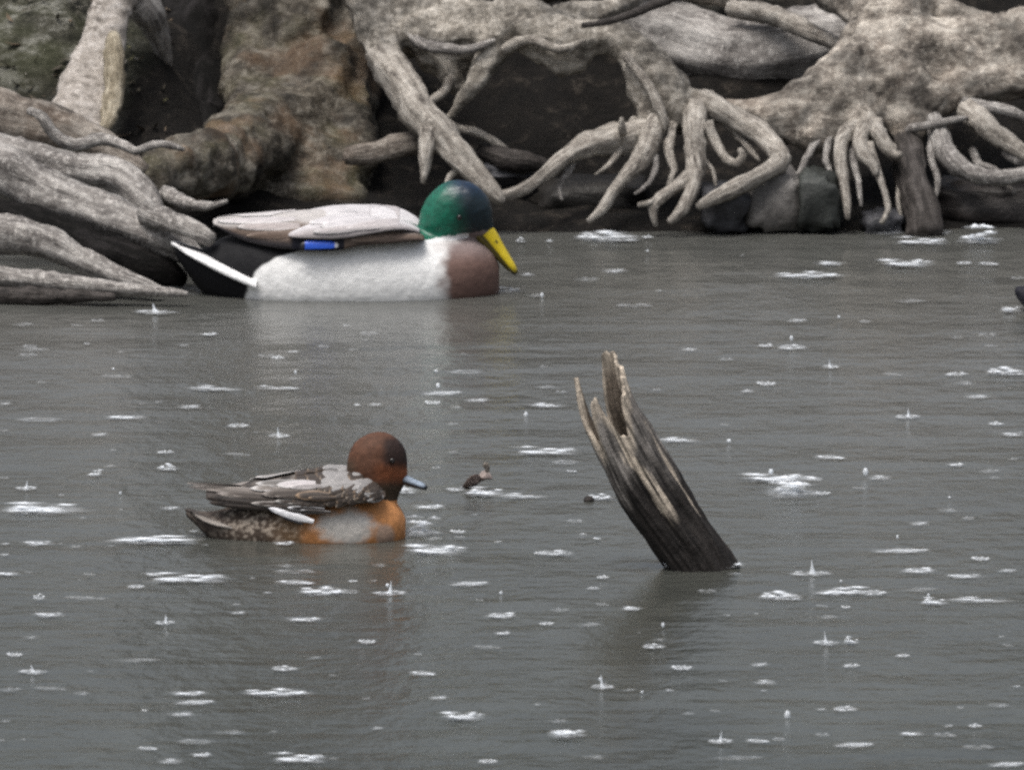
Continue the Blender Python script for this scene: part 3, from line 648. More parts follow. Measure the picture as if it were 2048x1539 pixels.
    def tail(s, st, colf, mat, n=9):
        """flat fan: rows (px, py, half width m, half thickness m); scalloped tip"""
        P = catmull([(s.X(a), 0, s.Z(b), w, t_) for a, b, w, t_ in st], 0.003); V = []; F = []; col = []; m = len(P); nn = 28
        for i in range(m):
            for lay in (1, -1):
                for k in range(nn):
                    v_ = 2 * k / (nn - 1) - 1; u = i / (m - 1)
                    x = P[i, 0] + (0.018 * abs(v_) + 0.004 * abs(math.sin(v_ * n * 1.57))) * u ** 3 * (1 if st[-1][0] < st[0][0] else -1)
                    z = P[i, 2] + lay * P[i, 4] * math.sqrt(max(0, 1 - v_ * v_ * 0.9)) - 0.006 * v_ * v_
                    V.append((x, P[i, 3] * v_, z)); col.append(colf(u, v_, lay))
        w = 2 * nn
        for i in range(m - 1):
            for k in range(nn - 1):
                a = i * w + k; F.append((a, a + 1, a + w + 1, a + w)); b = a + nn; F.append((b, b + w, b + w + 1, b + 1))
            a = i * w; F.append((a, a + w, a + w + nn, a + nn)); a = i * w + nn - 1; F.append((a, a + nn, a + nn + w, a + w))
        for k in range(nn - 1):
            a = (m - 1) * w + k; F.append((a, a + 1, a + nn + 1, a + nn))
        return obj("tail", s.wv(V), F, mat, s.root, col=np.array(col))


# --- drake with the green head
D = Duck(700, 585, "drake duck with glossy green head, yellow bill and pale grey flanks by the shore", "duck")
BLACK, FLANK, BREAST, GREEN, BLUE = (0.0035, 0.0035, 0.005), (0.80, 0.80, 0.79), (0.135, 0.082, 0.068), (0.003, 0.105, 0.062), (0.006, 0.024, 0.07)
def mcol(px, py, y):
    yc = 478 - (px - 850) * 0.16
    j = 5 * mn.noise(Vector((px * 0.05, py * 0.05, y * 40)))
    if px > 826 and py < yc + j * 0.4:
        t = ss(px + (440 - py) * 0.25, 893, 950); c = lerp(GREEN, (0.003, 0.012, 0.018), t)  # iridescent sheen painted in: green nape and cheek, dark face, blue crown
        return lerp(c, BLUE, 0.5 * ss(py, 400, 362) * ss(px, 865, 925)) * (1 + 0.3 * mn.noise(Vector((px * 0.12, py * 0.12, y * 80))))
    if px > 840 and py < yc + 9 + j * 0.4 and px < 940: return np.array((0.72, 0.72, 0.72))
    xb = np.interp(py, [470, 485, 505, 560, 600], [935, 912, 894, 887, 890])
    br = lerp(BREAST, (0.20, 0.16, 0.155), ss(py, 530, 478))
    xr = np.interp(py, [485, 492, 500, 512, 530, 545, 560, 600], [660, 628, 598, 556, 526, 508, 501, 487])
    fl = lerp(FLANK, (0.50, 0.48, 0.47), ss(px, 835, 900) * ss(py, 520, 490))
    c = lerp(fl, br, ss(px + 2.2 * j, xb - 20, xb + 15)); c = c * (1 + 0.07 * mn.noise(Vector((px * 0.013, py * 0.03, y * 12))) + 0.03 * mn.noise(Vector((px * 0.09, py * 0.2, y * 60))))
    return lerp(BLACK, c, ss(px + j, xr - 5, xr + 5))
D.body([(345, 489, 496, 505, .010), (372, 497, 520, 546, .024), (400, 497, 535, 582, .036), (430, 480, 545, 606, .048), (470, 464, 555, 628, .066), (530, 449, 560, 642, .088), (600, 440, 560, 650, .102),
        (700, 434, 560, 652, .110), (780, 438, 560, 652, .109), (850, 458, 560, 646, .100), (900, 472, 556, 640, .089), (950, 476, 545, 630, .073), (985, 500, 545, 612, .050), (1001, 530, 550, 590, .024)],
       [(893, 515, 46), (884, 470, 47), (892, 436, 53), (915, 412, 57), (935, 418, 52), (952, 436, 38), (966, 450, 26)], mcol, M_feather, headf=lambda a, b: a > 826 and b < 478 - (a - 850) * 0.16)
BROWN, LILAC = (0.13, 0.095, 0.075), (0.47, 0.445, 0.43)
def mwing(px, py, v):
    hi = np.interp(px, [425, 500, 600, 700, 850], [452, 446, 440, 452, 460])
    c = lerp(LILAC, BROWN, ss(py + 4 * mn.noise(Vector((px * 0.04, py * 0.02, 0))), hi - 7, hi + 10))
    if px < 640: c = lerp(c, (0.03, 0.027, 0.03), ss(v, 0.16, 0.05))
    c = lerp(c, (0.06, 0.045, 0.04), 0.8 * ss(v, 0.14, 0.03) * ss(px, 690, 720))
    if 585 < px < 690 and py > 466: c = lerp(c, (0.012, 0.012, 0.02), ss(py, 466, 474))
    return c
MW = [(424, 440, 446, .012, .018), (450, 436, 462, .010, .036), (500, 434, 484, .006, .062), (560, 431, 496, .003, .090), (620, 429, 500, 0, .110), (680, 429, 499, 0, .116), (720, 429, 490, 0, .116), (780, 437, 486, 0, .112), (830, 456, 480, .004, .100), (852, 472, 480, .02, .085)]
mw = D.wing(MW, mwing, M_feather2, "wing", D.root)
D.wing([(577, 464, 471, .05, .100), (590, 452, 474, .02, .110), (620, 439, 476, .004, .118), (660, 430, 477, 0, .121), (700, 427, 474, 0, .122), (750, 428, 465, 0, .119), (795, 435, 458, 0, .112), (825, 446, 460, .01, .09), (842, 456, 465, .02, .07)],
       lambda px, py, v: lerp((0.60, 0.58, 0.59), (0.33, 0.30, 0.30), ss(v + 0.12 * mn.noise(Vector((px * 0.02, py * 0.1, 5))), 0.55, 0.05)), M_feather2, "scapular_feathers", mw, th=0.006)
D.wing([(600, 486, 497, .111, .1155), (612, 480, 498, .110, .118), (650, 479, 497, .110, .119), (672, 482, 495, .110, .118), (680, 486, 491, .111, .116)],
       lambda px, py, v: np.array((0.025, 0.10, 0.58)) if 610 < px < 672 else np.array((0.6, 0.6, 0.62)) if px > 640 else np.array((0.01, 0.01, 0.014)), M_gloss, "speculum", mw, th=0.003)
msf = D.wing_surface([(577, 464, 471, .05, .100), (590, 452, 474, .02, .110), (620, 439, 476, .004, .118), (660, 430, 477, 0, .121), (700, 427, 474, 0, .122), (750, 428, 465, 0, .119), (795, 435, 458, 0, .112), (825, 446, 460, .01, .09), (842, 456, 465, .02, .07)])
D.feathers(msf, [(760, 436, 640, 452, 20, (0.50, 0.48, 0.49), (0.60, 0.58, 0.58), 0.0005), (740, 428, 610, 444, 18, (0.54, 0.52, 0.53), (0.64, 0.62, 0.62), 0.0012), (800, 440, 690, 456, 18, (0.42, 0.39, 0.39), (0.54, 0.51, 0.51), 0.0014), (730, 452, 625, 463, 15, (0.40, 0.37, 0.37), (0.52, 0.5, 0.5), 0.002)], "scapular_feathers", mw, M_feather2)
for row in [(600, 450, 470, 452, 17, (0.36, 0.32, 0.31), (0.50, 0.47, 0.46), 0.0004), (600, 466, 490, 470, 16, (0.12, 0.085, 0.066), (0.22, 0.17, 0.14), 0.0006), (590, 436, 432, 442, 13, (0.48, 0.45, 0.45), (0.60, 0.58, 0.57), 0.001), (790, 468, 700, 480, 14, (0.13, 0.095, 0.075), (0.24, 0.19, 0.16), 0.0008)]:
    D.feathers(D.wing_surface(MW), [row], "tertial_feather", mw, M_feather2)
D.bill([(952, 444, 24, .014), (974, 467, 22, .0145), (996, 495, 16.5, .0135), (1012, 516, 13, .0145), (1026, 534, 10, .0135), (1036, 546, 5, .007)],
       lambda u, q, c: (0.03, 0.025, 0.01) if abs(u - 0.42) < 0.035 and 0.35 < q < 0.65 or abs(q + 0.22) < 0.09 else lerp(lerp((0.62, 0.47, 0.015), (0.11, 0.09, 0.02), ss(q, -0.25, -0.5)), (0.02, 0.02, 0.015), ss(u, 0.91, 0.98)), None)
D.eyes(921, 426, 0.0378, 0.0044)
D.tail([(512, 550, .097, .011), (450, 527, .078, .010), (400, 508, .060, .008), (336, 485, .038, .003)],
       lambda u, v, lay: lerp((0.01, 0.01, 0.012), (0.80, 0.80, 0.80), max(ss(abs(v), 0.35, 0.55), ss(u, 0.9, 0.97))), M_feather2)

# --- rusty-headed duck in front
E = Duck(640, 1070, "smaller rusty brown duck with orange breast swimming left of the broken stump", "duck")
ORANGE, RUST, GREYF = (0.50, 0.225, 0.085), (0.095, 0.043, 0.025), (0.56, 0.53, 0.49)
def wcol(px, py, y):
    j = mn.noise(Vector((px * 0.045, py * 0.06, y * 30))); j2 = mn.noise(Vector((px * 0.13, py * 0.16, y * 90)))
    if py < 998 + 5 * j and px > 685 and (py < 972 or px > 735):
        c = lerp(RUST, (0.24, 0.083, 0.037), ss(py, 910, 940) * ss(px, 735, 775) * ss(py, 972, 950))
        c = lerp(c, (0.022, 0.014, 0.013), 0.92 * ss(px, 758, 780) * ss(py, 942, 915) * ss(py, 862, 880))
        c = lerp(c, (0.05, 0.035, 0.022), 0.8 * ss(px, 722, 700) * ss(py, 905, 930))
        c = lerp(c, (0.04, 0.028, 0.017), ss(py, 950, 978))
        return c * (1 + 0.35 * j2)
    g = 1 - ss(math.hypot((px - 692) / 57, (py - 1052) / 35) + 0.35 * j + 0.15 * j2, 0.62, 1.3)
    front = lerp(ORANGE, GREYF, g); front = lerp(front, (0.36, 0.30, 0.26), 0.7 * (1 - ss(math.hypot((px - 772) / 20, (py - 1070) / 24), 0.7, 1.2)))
    mott = lerp((0.075, 0.055, 0.042), (0.33, 0.28, 0.23), ss(j2 + 0.5 * j, -0.1, 0.4)); mott = lerp(mott, (0.05, 0.04, 0.035), ss(px, 500, 400) * 0.85)
    mott = lerp(mott, (0.26, 0.155, 0.075), 0.6 * ss(px, 520, 600))
    return lerp(mott, front, ss(px + 8 * j, 596, 622)) * (1 + 0.22 * j2)
E.body([(366, 1016, 1021, 1027, .005), (395, 1020, 1038, 1055, .018), (430, 1020, 1050, 1088, .034), (480, 1006, 1055, 1106, .052), (540, 988, 1055, 1116, .070), (600, 970, 1055, 1120, .082), (660, 962, 1055, 1120, .088), (720, 966, 1055, 1118, .086), (770, 988, 1052, 1110, .072), (800, 1012, 1052, 1096, .050), (813, 1034, 1053, 1078, .022)],
       [(745, 1015, 52), (745, 982, 52), (747, 950, 54), (753, 918, 57), (766, 914, 51), (780, 934, 37), (797, 950, 20), (752, 1005, 40), (768, 1042, 42)], wcol, M_feather)
EW = [(410, 982, 996, .018, .028), (450, 980, 1012, .012, .048), (520, 966, 1018, .006, .070), (600, 955, 1016, .0, .088), (660, 945, 1008, 0, .095), (720, 948, 1004, 0, .092), (755, 968, 1000, .01, .078), (768, 985, 997, .02, .065)]
ew = E.wing(EW, lambda px, py, v: lerp((0.045, 0.038, 0.034), (0.16, 0.14, 0.125), ss(mn.noise(Vector((px * 0.03, py * 0.16, 0))), -0.3, 0.4)), M_feather2, "wing", E.root)
sf = E.wing_surface(EW)
DK, BUFF, PALE, WHT, GR = (0.05, 0.040, 0.034), (0.30, 0.21, 0.14), (0.50, 0.48, 0.47), (0.74, 0.74, 0.76), (0.17, 0.15, 0.135)
fr = []
for i, (x0, y0, x1, y1, w, cc, ec) in enumerate([
    (560, 1012, 415, 1003, 18, (0.02, 0.016, 0.014), DK), (560, 1004, 410, 992, 20, (0.018, 0.015, 0.014), DK), (590, 985, 372, 974, 13, GR, (0.30, 0.27, 0.25)), (600, 996, 430, 986, 15, DK, (0.27, 0.24, 0.22)),
    (622, 1010, 500, 1004, 14, DK, (0.40, 0.37, 0.35)), (630, 1018, 540, 1014, 13, (0.03, 0.026, 0.025), PALE), (640, 1004, 548, 1000, 14, DK, (0.42, 0.40, 0.38)), (650, 1016, 575, 1012, 11, (0.03, 0.026, 0.025), WHT),
    (620, 972, 498, 978, 14, GR, PALE), (610, 964, 510, 970, 11, (0.14, 0.13, 0.12), PALE), (640, 984, 520, 988, 16, DK, (0.25, 0.22, 0.2)), (632, 966, 552, 972, 14, (0.46, 0.43, 0.43), PALE), (660, 988, 590, 990, 18, DK, BUFF)]):
    fr.append((x0, y0, x1, y1, w, cc, ec, 0.0005 * i)); fr.append((x0 + 12, y0 + 5, x1 + 26, y1 + 4, w * 0.6, lerp(cc, DK, 0.5), lerp(ec, cc, 0.3), 0.0005 * i + 0.0003))
E.feathers(sf, fr, "flight_feathers", ew, M_feather2)
fr = []; random.seed(11)
for r_ in range(13):
    for c_ in range(8):
        x = 612 + r_ * 12.5 + random.uniform(-6, 6); lo = np.interp(x, [600, 680, 760], [1012, 1006, 996]); hi = np.interp(x, [600, 660, 720, 765], [960, 948, 952, 985])
        y = lo - 4 - (lo - hi) * (c_ + 0.5 * (r_ % 2)) / 7.5
        pale = (655 < x < 742 and y < 974 + 12 * random.random() - 6) or (x > 742 and random.random() < 0.6)
        cc, ec = ((0.27, 0.26, 0.255), (0.40, 0.39, 0.38)) if pale and random.random() < 0.85 else (DK, random.choice([BUFF, (0.36, 0.30, 0.24), (0.24, 0.18, 0.13)]))
        fr.append((x + 6, y - 2, x - random.uniform(14, 26), y + 5 + random.uniform(-5, 5), random.uniform(10, 16), cc, lerp(cc, ec, random.uniform(0.15, 0.8)), 0.0025 + 0.0002 * r_))
E.feathers(sf, fr, "shoulder_feathers", ew, M_feather2)
EB = [(520, 990, 1030, .05, .074), (560, 990, 1040, .05, .084), (640, 1000, 1052, .06, .096)]
E.feathers(E.wing_surface([(360, 990, 1045, .02, .026), (440, 990, 1050, .03, .050), (540, 985, 1050, .05, .079), (640, 985, 1056, .06, .096)]),
           [(628, 1041, 536, 1015, 15, WHT, (0.70, 0.70, 0.73), 0.003), (606, 1046, 560, 1030, 6, (0.03, 0.03, 0.035), DK, 0.002)], "wing_bar", ew, M_feather2)
E.bill([(792, 946, 14, .011), (808, 955, 11.5, .0105), (828, 963, 8.5, .011), (845, 969, 7, .011), (856, 974, 4.5, .007)],
       lambda u, q, c: lerp(lerp(lerp((0.30, 0.36, 0.44), (0.03, 0.03, 0.035), ss(q, 0.1, -0.25)), (0.02, 0.018, 0.016), ss(u, 0.34, 0.22)), (0.012, 0.012, 0.014), ss(u, 0.86, 0.93)), None)
E.eyes(786, 912, 0.0315, 0.0042)
E.tail([(470, 1040, .046, .006), (430, 1034, .042, .004), (396, 1026, .034, .003), (364, 1018, .022, .0015)],
       lambda u, v, lay: lerp((0.055, 0.045, 0.04), (0.34, 0.31, 0.28), ss(abs(v), 0.55, 0.8) * (1 - 0.7 * u)), M_feather2)

# --- dark bird whose tail just enters the right edge
sY = W(2300, 618)[1]
G = Duck(640, 1070, "dark blackish duck only just entering the photo at the right edge", "duck", at=W(2254, 622), scale=S(sY) * 0.85)
G.body([(372, 1006, 1016, 1030, .012), (395, 1010, 1036, 1060, .022), (430, 1005, 1050, 1090, .034), (480, 1000, 1055, 1106, .052), (540, 988, 1055, 1116, .070), (600, 970, 1055, 1120, .082), (660, 962, 1055, 1120, .088), (720, 966, 1055, 1118, .086), (770, 988, 1052, 1110, .072), (800, 1012, 1052, 1096, .050), (813, 1034, 1053, 1078, .022)],
       [(748, 1015, 46), (752, 975, 43), (750, 940, 50), (754, 914, 52), (768, 918, 46), (782, 938, 32), (796, 950, 20)], lambda a, b, c: np.array((0.012, 0.012, 0.018)), M_feather, voxel=0.004)
G.wing(EW, lambda px, py, v: np.array((0.02, 0.02, 0.026)), M_feather2, "wing", G.root)
G.bill([(792, 946, 14, .011), (808, 955, 11.5, .0105), (828, 963, 8.5, .011), (845, 969, 7, .011), (856, 974, 4.5, .007)], lambda u, q, c: np.array((0.05, 0.05, 0.055)), None)
G.eyes(786, 912, 0.029, 0.004)

# ------------------------------------------------------------------ rain splashes, foam and painted sky glints on the water
def splash_mesh(seed, lobes, crest_w=0.0, jet=0.0, lump=0.0, gain=1.0):
    """unit splash (2 wide): overlapping soft-edged films and broken ridges of white water; alpha rides in Col"""
    r_ = random.Random(seed); V = []; F = []; col = []
    L = [(0.0, 0.0, 1.0, 1.0, 0.55)] + [(r_.uniform(-0.62, 0.62), r_.uniform(-0.6, 0.6), r_.uniform(0.22, 0.55), r_.uniform(0.16, 0.42), r_.uniform(0.6, 1.3)) for _ in range(lobes)]
    for li, (cx, cy, sx, sy, al0) in enumerate(L):
        b = len(V); nr, na = 9, 36; off = seed * 7.3 + li * 3.7; zl = 0.0012 * li / 0.02
        for j in range(nr + 1):
            q = j / nr
            for k in range(na):
                a = 2 * math.pi * k / na; x, y = math.cos(a), math.sin(a)
                wob = 1 + 0.30 * mn.noise(Vector((x * 1.3 + off, y * 1.3, 1))) + 0.22 * mn.noise(Vector((x * 4 + off, y * 4, 2)))
                X, Y_ = cx + x * q * wob * sx, cy + y * q * wob * sy
                nz = mn.noise(Vector((X * 5 + off, Y_ * 2.5, 4))); n2 = mn.noise(Vector((x * 2.1 + off, y * 1.2, 8)))
                soft = math.exp(-(q / 0.62) ** 2) - 0.07; cr = crest_w * math.exp(-((q - 0.62) / 0.15) ** 2) * max(0, 0.55 + 1.5 * n2)
                al = (al0 * soft * (0.75 + 1.1 * nz) if li or not crest_w else 0.25 * soft) + (cr if li == 0 else 0); al *= 1 - ss(q, 0.8, 1.0)
                V.append((X, Y_, max(0.0, zl + 0.8 * cr * (li == 0) * (0.05 if jet else 1) + lump * soft * (0.6 + 0.8 * nz)))); col.append([min(1, max(0, al * gain))] * 3)
        for j in range(nr):
            for k in range(na): a, c = b + j * na + k, b + j * na + (k + 1) % na; F.append((a, c, c + na, a + na))
    if jet:
        b0 = len(V); nj = 9; lean = r_.uniform(-0.12, 0.12)
        for j in range(8):
            q = j / 7; rr = (0.12 * (1 - q) ** 2.2 + 0.03) * (1 if j < 7 else 0.3)
            for k in range(nj):
                a = 2 * math.pi * k / nj; V.append((math.cos(a) * rr + lean * q, math.sin(a) * rr, jet * q)); col.append([0.65 - 0.3 * q] * 3)
        for j in range(7):
            for k in range(nj): a, b = b0 + j * nj + k, b0 + j * nj + (k + 1) % nj; F.append((a, b, b + nj, a + nj))
    return mesh_data("splash", V, F, col=np.array(col))
def bead_mesh(seed):
    v, f = ball((0, 0, 0), 1.0, 10, 1.0); v = v * (1 + 0.2 * np.array([mn.noise(Vector(p * 1.5 + seed)) for p in v]))[:, None]
    return mesh_data("bead", v, f, col=np.full((len(v), 3), 0.62))
RINGS = [splash_mesh(i, 2 + i % 2, 0.7 * (i % 2), gain=0.85) for i in range(8)]; RINGS_F = [splash_mesh(20 + i, 2, 0.5 * (i % 2), gain=0.75) for i in range(6)]
JETS = [splash_mesh(40 + i, 2, 0.5, jet=0.75) for i in range(4)]; STREAK = [splash_mesh(60 + i, 5, gain=1.1) for i in range(8)]
FOAM = [splash_mesh(80 + i, 9, lump=0.12, gain=1.3) for i in range(8)]; BEADS = [bead_mesh(i) for i in range(3)]
M_foam_f = M_foam.copy(); M_foam_f.name = "thin splash film"
for nd in M_foam_f.node_tree.nodes:
    if nd.type == 'MIX_SHADER':
        mu = M_foam_f.node_tree.nodes.new("ShaderNodeMath"); mu.operation = 'MULTIPLY'; mu.inputs[1].default_value = 0.5
        src = nd.inputs[0].links[0].from_socket; M_foam_f.node_tree.links.new(src, mu.inputs[0]); M_foam_f.node_tree.links.new(mu.outputs[0], nd.inputs[0])
for me in RINGS + JETS + STREAK + FOAM + BEADS: me.materials.append(M_foam)
for me in RINGS_F: me.materials.append(M_foam_f)

def put(name, me, px, py, w, hpx, label, cat, group, zs=None, yaw=None):
    p = W(px, py); s = S(p[1]); o = bpy.data.objects.new(name, me); COL.objects.link(o)
    half = w * 0.5 * s; dep = min(half * 1.3, hpx * 0.5 * s / SP)
    o.location = (p[0], p[1], 0.0035); o.scale = (half, dep, zs if zs else half); o.rotation_euler = (0, 0, random.uniform(-0.12, 0.12) if yaw is None else yaw)
    return tag(o, label, cat, group)

SPL = """46 653 45 f;195 645 30 f;153 654 25 f;418 672 36 b;174 691 18 m;368 695 20 f;62 703 70 f;56 714 40 f;232 756 65 f;82 768 20 f;10 811 28 m;80 843 100 f;8 865 20 f;253 838 75 m;379 817 50 m;316 808 16 f;281 812 14 f;476 855 40 m;198 873 38 m;331 908 30 m;476 912 55 f;226 904 14 f;336 941 42 B;189 953 30 B;217 936 30 f;9 960 20 f;340 1020 42 m;241 1023 10 f;386 1066 18 b;
693 655 18 f;585 707 28 m;556 719 28 m;590 761 25 f;705 703 25 f;730 683 15 f;932 748 80 f;882 790 75 m;864 809 32 m;954 804 52 m;714 814 14 m;750 813 32 m;1094 815 65 m;1088 778 42 f;1122 788 25 f;929 711 16 f;905 852 25 f;512 868 10 m;1132 928 60 f;903 908 25 f;872 939 20 f;1143 946 22 b;858 1017 65 m;948 1033 18 f;914 1067 30 m;
10 1091 20 m;78 1090 60 b;121 1091 10 m;150 1097 25 f;410 1093 20 f;568 1090 45 b;8 1113 18 b;16 1151 44 b;56 1148 18 f;309 1153 35 b;505 1160 12 m;272 1177 32 m;158 1163 8 f;78 1201 24 B;170 1199 90 f;471 1213 20 f;476 1229 34 m;100 1233 60 m;535 1189 20 m;590 1147 90 f;591 1168 75 b;608 1242 75 m;60 1278 35 f;28 1313 32 m;179 1346 18 f;569 1340 50 m;100 1380 70 f;20 1383 40 f;163 1390 38 f;377 1390 75 m;387 1408 75 m;289 1425 10 m;362 1432 55 m;10 1446 20 f;461 1468 70 f;392 1487 85 f;295 1500 38 b;402 1513 44 b;342 1526 52 m;667 1521 20 f;46 1482 16 f;3 1484 15 f;545 1467 20 f;
919 1078 22 f;995 1087 20 m;1075 1110 14 m;1125 1110 52 m;1195 1080 16 b;1163 1078 14 f;1206 1158 26 F;1186 1180 32 m;705 1166 18 m;746 1165 22 f;700 1187 45 f;936 1171 75 m;959 1204 18 f;1002 1235 58 b;1120 1224 35 f;1263 1221 46 b;1093 1251 28 m;1178 1253 50 f;1005 1270 34 b;974 1297 60 f;733 1287 34 m;1317 1283 30 f;1307 1296 44 m;1277 1269 12 f;836 1312 18 f;846 1350 52 b;1258 1384 22 f;1339 1384 22 m;1362 1339 42 m;876 1399 42 m;733 1401 18 f;755 1460 27 m;975 1526 36 m;1188 1518 55 f;1075 1413 14 f;
1800 1105 105 m;1960 1121 36 m;1837 1145 65 b;1931 1156 70 m;2015 1145 40 m;1746 1189 50 m;1837 1183 80 f;1414 1186 40 f;1644 1215 28 f;1691 1218 18 m;1454 1234 20 f;1513 1232 10 f;1702 1288 32 B;1805 1315 26 m;1518 1333 40 m;1703 1335 30 m;1531 1368 48 m;1528 1385 14 f;1642 1422 20 m;1691 1421 46 m;1430 1425 25 f;1377 1431 25 f;1515 1485 44 b;1558 1482 30 f;1706 1493 75 m;1824 1471 44 b;1897 1455 22 m;1950 1455 28 m;1998 1414 55 f;1921 1419 16 f;2033 1376 20 m;1955 1498 70 f;2012 1532 70 m;1478 1520 90 f;2018 1265 8 f;2003 1277 14 f;
1070 595 40 f;1267 615 80 f;1228 546 55 m;1174 563 45 f;1056 553 32 m;1028 583 20 m;1042 487 20 B;1099 486 15 m;1660 531 60 m;1928 530 28 m;1978 531 40 b;1881 468 60 f;1774 470 70 f;2035 560 30 f;1317 585 16 F;1485 515 10 f;1595 645 44 m;1731 647 28 f;1817 606 70 f;1974 674 42 f;1981 695 28 f;1913 679 25 f;1531 695 32 b;1585 698 55 m;1378 703 36 m;1453 723 30 f;1785 752 42 f;1913 752 40 m;1495 786 32 m;1531 771 38 m;1953 797 52 m;1992 851 30 m;1449 853 20 f;1356 884 78 m;1660 918 60 m;1911 933 36 b;1760 959 52 m;1645 990 30 m;1717 979 28 f;2027 922 20 f;1895 1024 50 f;1938 1040 28 f;1838 1051 44 m;1149 1046 36 f;1167 1072 20 m;1195 1081 18 b;1103 1110 60 m;1295 478 24 m;275 1324 95 f"""
LAB = {"f": ("thin faint ripple ring from a raindrop on the grey pond", "faint rain rings"), "F": ("thick cloudy pale patch where a raindrop fell", "cloudy rain marks"),
       "m": ("small flat white raindrop ring on the grey pond", "flat rain rings"), "b": ("bright white solid-looking raindrop splash lying flat on the pond", "bright rain splashes"),
       "B": ("thick short bright white splash block on the pond", "thick bright rain splashes")}
HPX = {"f": 7, "F": 22, "m": 8.5, "b": 9.5, "B": 17}
random.seed(23)
SPL += "".join(";%d %d %d f" % (random.uniform(10, 2040), 620 + 900 * random.random(), random.uniform(14, 46)) for _ in range(30))
for i, e in enumerate(x for x in SPL.replace("\n", "").split(";") if x.strip()):
    px, py, w, k = e.split(); px, py, w = float(px), float(py), float(w)
    me = {"f": RINGS_F, "F": RINGS, "m": RINGS if w < 60 else STREAK, "b": STREAK, "B": FOAM}[k]; me = me[i % len(me)]
    put("raindrop_splash", me, px, py, w * 1.25, HPX[k] * 1.35, LAB[k][0], "splash", LAB[k][1], zs=0.0035 if k != 'B' else 0.012)
for i, (px, py, w, h) in enumerate([(311, 628, 95, 18), (53, 980, 48, 16), (557, 875, 52, 18), (332, 1249, 48, 18), (66, 1347, 65, 14), (780, 1190, 75, 26), (1204, 1377, 58, 26), (1625, 1151, 95, 28), (1652, 1289, 58, 24), (1441, 1486, 54, 22), (1660, 737, 42, 16), (1817, 837, 58, 18)]):
    s = S(W(px, py)[1]); put("raindrop_splash", JETS[i % 4], px, py, w * 1.05, 10, "raindrop splash throwing up a thin upright jet of water", "splash", "rain splashes with a jet", zs=h * s / 0.75)
for i, (px, py, r_, dz) in enumerate([(227, 737, 4, 14), (241, 985, 4, 5), (591, 744, 4, 14), (872, 741, 5, 20), (876, 770, 6, 16), (1052, 829, 6, 4), (775, 1169, 6, 18), (1002, 1185, 5, 4), (1326, 1249, 5, 8), (1201, 1356, 6, 18), (1284, 1383, 4, 4), (1795, 1073, 4, 10), (1682, 1161, 4, 6), (1857, 1189, 4, 8), (1575, 1429, 9, 7), (1295, 501, 4, 8), (1678, 633, 4, 8), (1583, 676, 5, 16), (1458, 881, 7, 5), (1542, 942, 7, 16), (1731, 943, 8, 12), (1899, 994, 4, 5), (332, 1236, 4, 13), (1084, 590, 5, 5)]):
    p = W(px, py + dz); s = S(p[1]); o = bpy.data.objects.new("water_drop", BEADS[i % 3]); COL.objects.link(o)
    o.location = (p[0], p[1], dz * s); o.scale = (r_ * s * 0.7, r_ * s * 0.6, r_ * s * (0.55 + 0.25 * (i % 3)))
    tag(o, "round white drop of water just above the pond surface", "water drop", "drops thrown up by the rain")
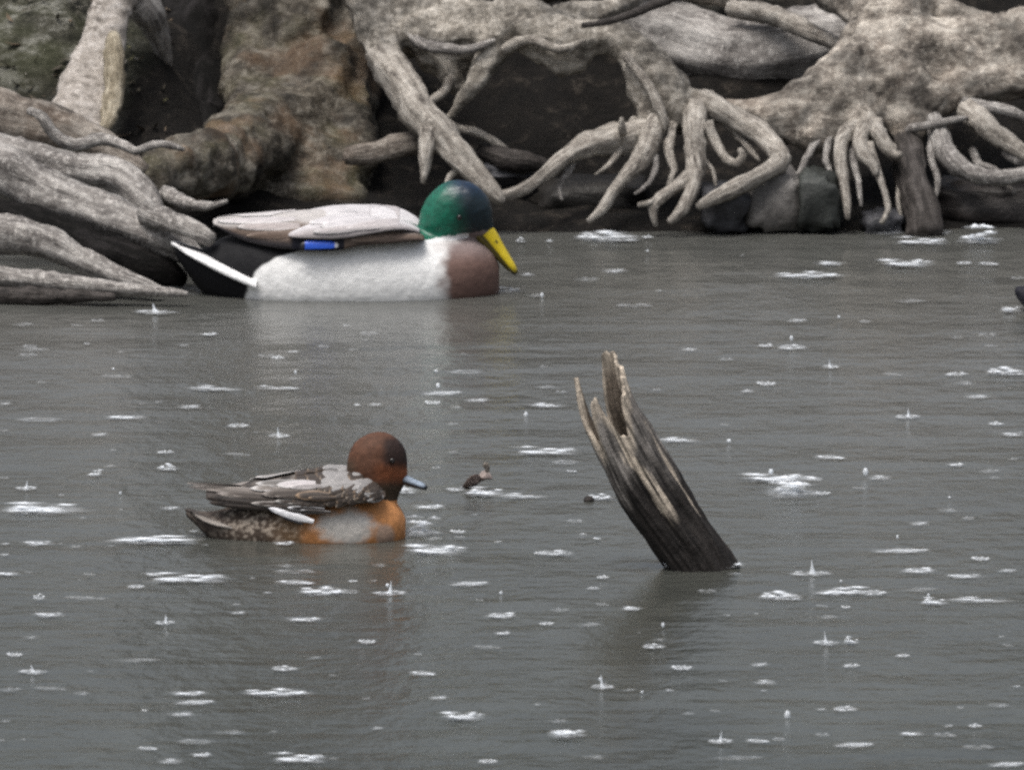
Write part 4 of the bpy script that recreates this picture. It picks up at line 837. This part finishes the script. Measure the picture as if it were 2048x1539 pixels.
for i, (px, py, w, h, lab) in enumerate([
    (82, 1023, 172, 20, "long bright foam streak touching the left edge of the photo"), (310, 1085, 190, 14, "foam streak trailing behind the rusty duck's tail"),
    (380, 1162, 165, 14, "broad foam streak below and left of the rusty duck"), (645, 1188, 92, 14, "pointed foam streak below the rusty duck's breast"),
    (876, 1105, 120, 18, "foam streak just below the bow wave of the rusty duck"), (842, 1068, 84, 34, "thick white bow wave at the rusty duck's breast"),
    (800, 985, 70, 14, "thin foam under the rusty duck's bill"), (912, 983, 40, 8, "short foam dash between the bill and the floating leaf"), (968, 990, 84, 16, "white foam heap under the floating brown leaf"),
    (1045, 997, 100, 7, "thin foam trail right of the floating leaf"), (1095, 908, 132, 11, "straight bright streak reaching the broken stump's left side"),
    (1200, 1000, 48, 16, "small foam block touching the left side of the stump"), (1562, 962, 142, 14, "upper of two long foam streaks right of the stump"), (1588, 989, 120, 22, "lower thicker foam patch right of the stump"),
    (1562, 1197, 84, 16, "slanting double foam streak right of the stump's foot"), (1679, 1188, 100, 12, "bright foam streak beside the slanting double streak"), (1867, 1209, 56, 13, "bright head of the long streak at the lower right"), (1958, 1205, 132, 7, "long thin straight streak at the lower right"),
    (601, 1522, 112, 13, "wide foam streak at the bottom edge left of centre"), (554, 1391, 132, 11, "long even white glint streak low on the left"), (929, 1438, 86, 12, "two-part foam streak near the bottom centre"), (1133, 1472, 82, 14, "bright oval foam streak near the bottom centre"),
    (1217, 478, 128, 20, "white foam strip at the shore under the hooked roots"), (1428, 458, 42, 16, "small white foam heap at the shore below the zigzag root"), (1553, 455, 95, 15, "white foam strip at the foot of the flat grey stone"),
    (1960, 485, 88, 24, "largest bright white foam clump near the right shore"), (1845, 488, 110, 10, "pale foam film left of the bright clump"), (1617, 556, 132, 10, "long bright streak on open water right of the drake"), (1817, 532, 108, 13, "bright streak below the foam clump at the right shore"),
    (2020, 625, 46, 14, "white foam in front of the dark duck at the right edge"), (2013, 748, 78, 13, "bright streak at the right edge level with the stump's top"), (2027, 873, 46, 8, "thin bright streak at the right edge level with the stump's middle"),
    (960, 585, 138, 12, "white wavelet at the drake's breast"), (428, 782, 110, 7, "left half of the long straight streak above the rusty duck"), (555, 780, 90, 6, "right half of the long straight streak above the rusty duck"),
    (1455, 1134, 62, 14, "white ring of foam at the right foot of the stump"), (1335, 1137, 16, 10, "bright foam fleck at the left foot of the stump"), (1400, 1137, 60, 6, "faint foam line along the stump's waterline")]):
    s = S(W(px, py)[1]); put("foam_glint_patch", (FOAM if h >= 10 else STREAK)[i % 8], px, py, w * 1.2, h * 1.3, lab, "foam", None, zs=0.045 if h > 20 else 0.010)

# small floating things
def leaf():
    p = W(955, 982); s = S(p[1]); V = []; F = []; col = []; n, m = 14, 7
    for i in range(n + 1):
        u = i / n; x = (u - 0.5) * 42 * s; wd = math.sin(math.pi * min(1, u * 0.92 + 0.05)) ** 0.7
        for k in range(m):
            v_ = 2 * k / (m - 1) - 1; cu = 1.25 * v_
            z = 0.004 + wd * (0.022 * (1 - math.cos(cu)) + 0.010 * u) + 0.012 * u * u + 0.006 * mn.noise(Vector((u * 6, v_ * 2, 1)))
            V.append((p[0] + x + 0.008 * v_, p[1] + wd * 0.022 * math.sin(cu), max(0.001, z))); col.append(lerp((0.09, 0.065, 0.055), (0.30, 0.25, 0.23), ss(0.5 * v_ + 0.6 * mn.noise(Vector((u * 5, v_ * 3, 4))), -0.4, 0.6)))
    for i in range(n):
        for k in range(m - 1): a = i * m + k; F.append((a, a + 1, a + m + 1, a + m))
    t_ = thing("dead_leaf", "curled brown dead leaf floating right of the rusty duck's bill", "leaf", p)
    o = obj("blade", V, F, M_split, t_, col=np.array(col)); md = o.modifiers.new("s", 'SOLIDIFY'); md.thickness = 0.002
    v, f, uv = tube([(p[0] + 20 * s, p[1], 0.030, .003), (p[0] + 19 * s, p[1], 0.038, .0045), (p[0] + 15 * s, p[1], 0.043, .0055)], n=8, step=0.002); obj("stalk", v, f, M_brown, t_, uv=uv)
leaf()
p = W(1178, 1003); v, f = ball((0, 0, 0.004), 0.0075, 14, 1.2); v = v * np.array([1.0, 1.0, 0.8]) + p; v = roughen(v, f, 0.003, 120)
tag(obj("seed_pod", v, f, M_wet, None, loc=p, uv=np.zeros((len(v), 2))), "tiny dark seed pod floating by the stump's left side", "seed pod")
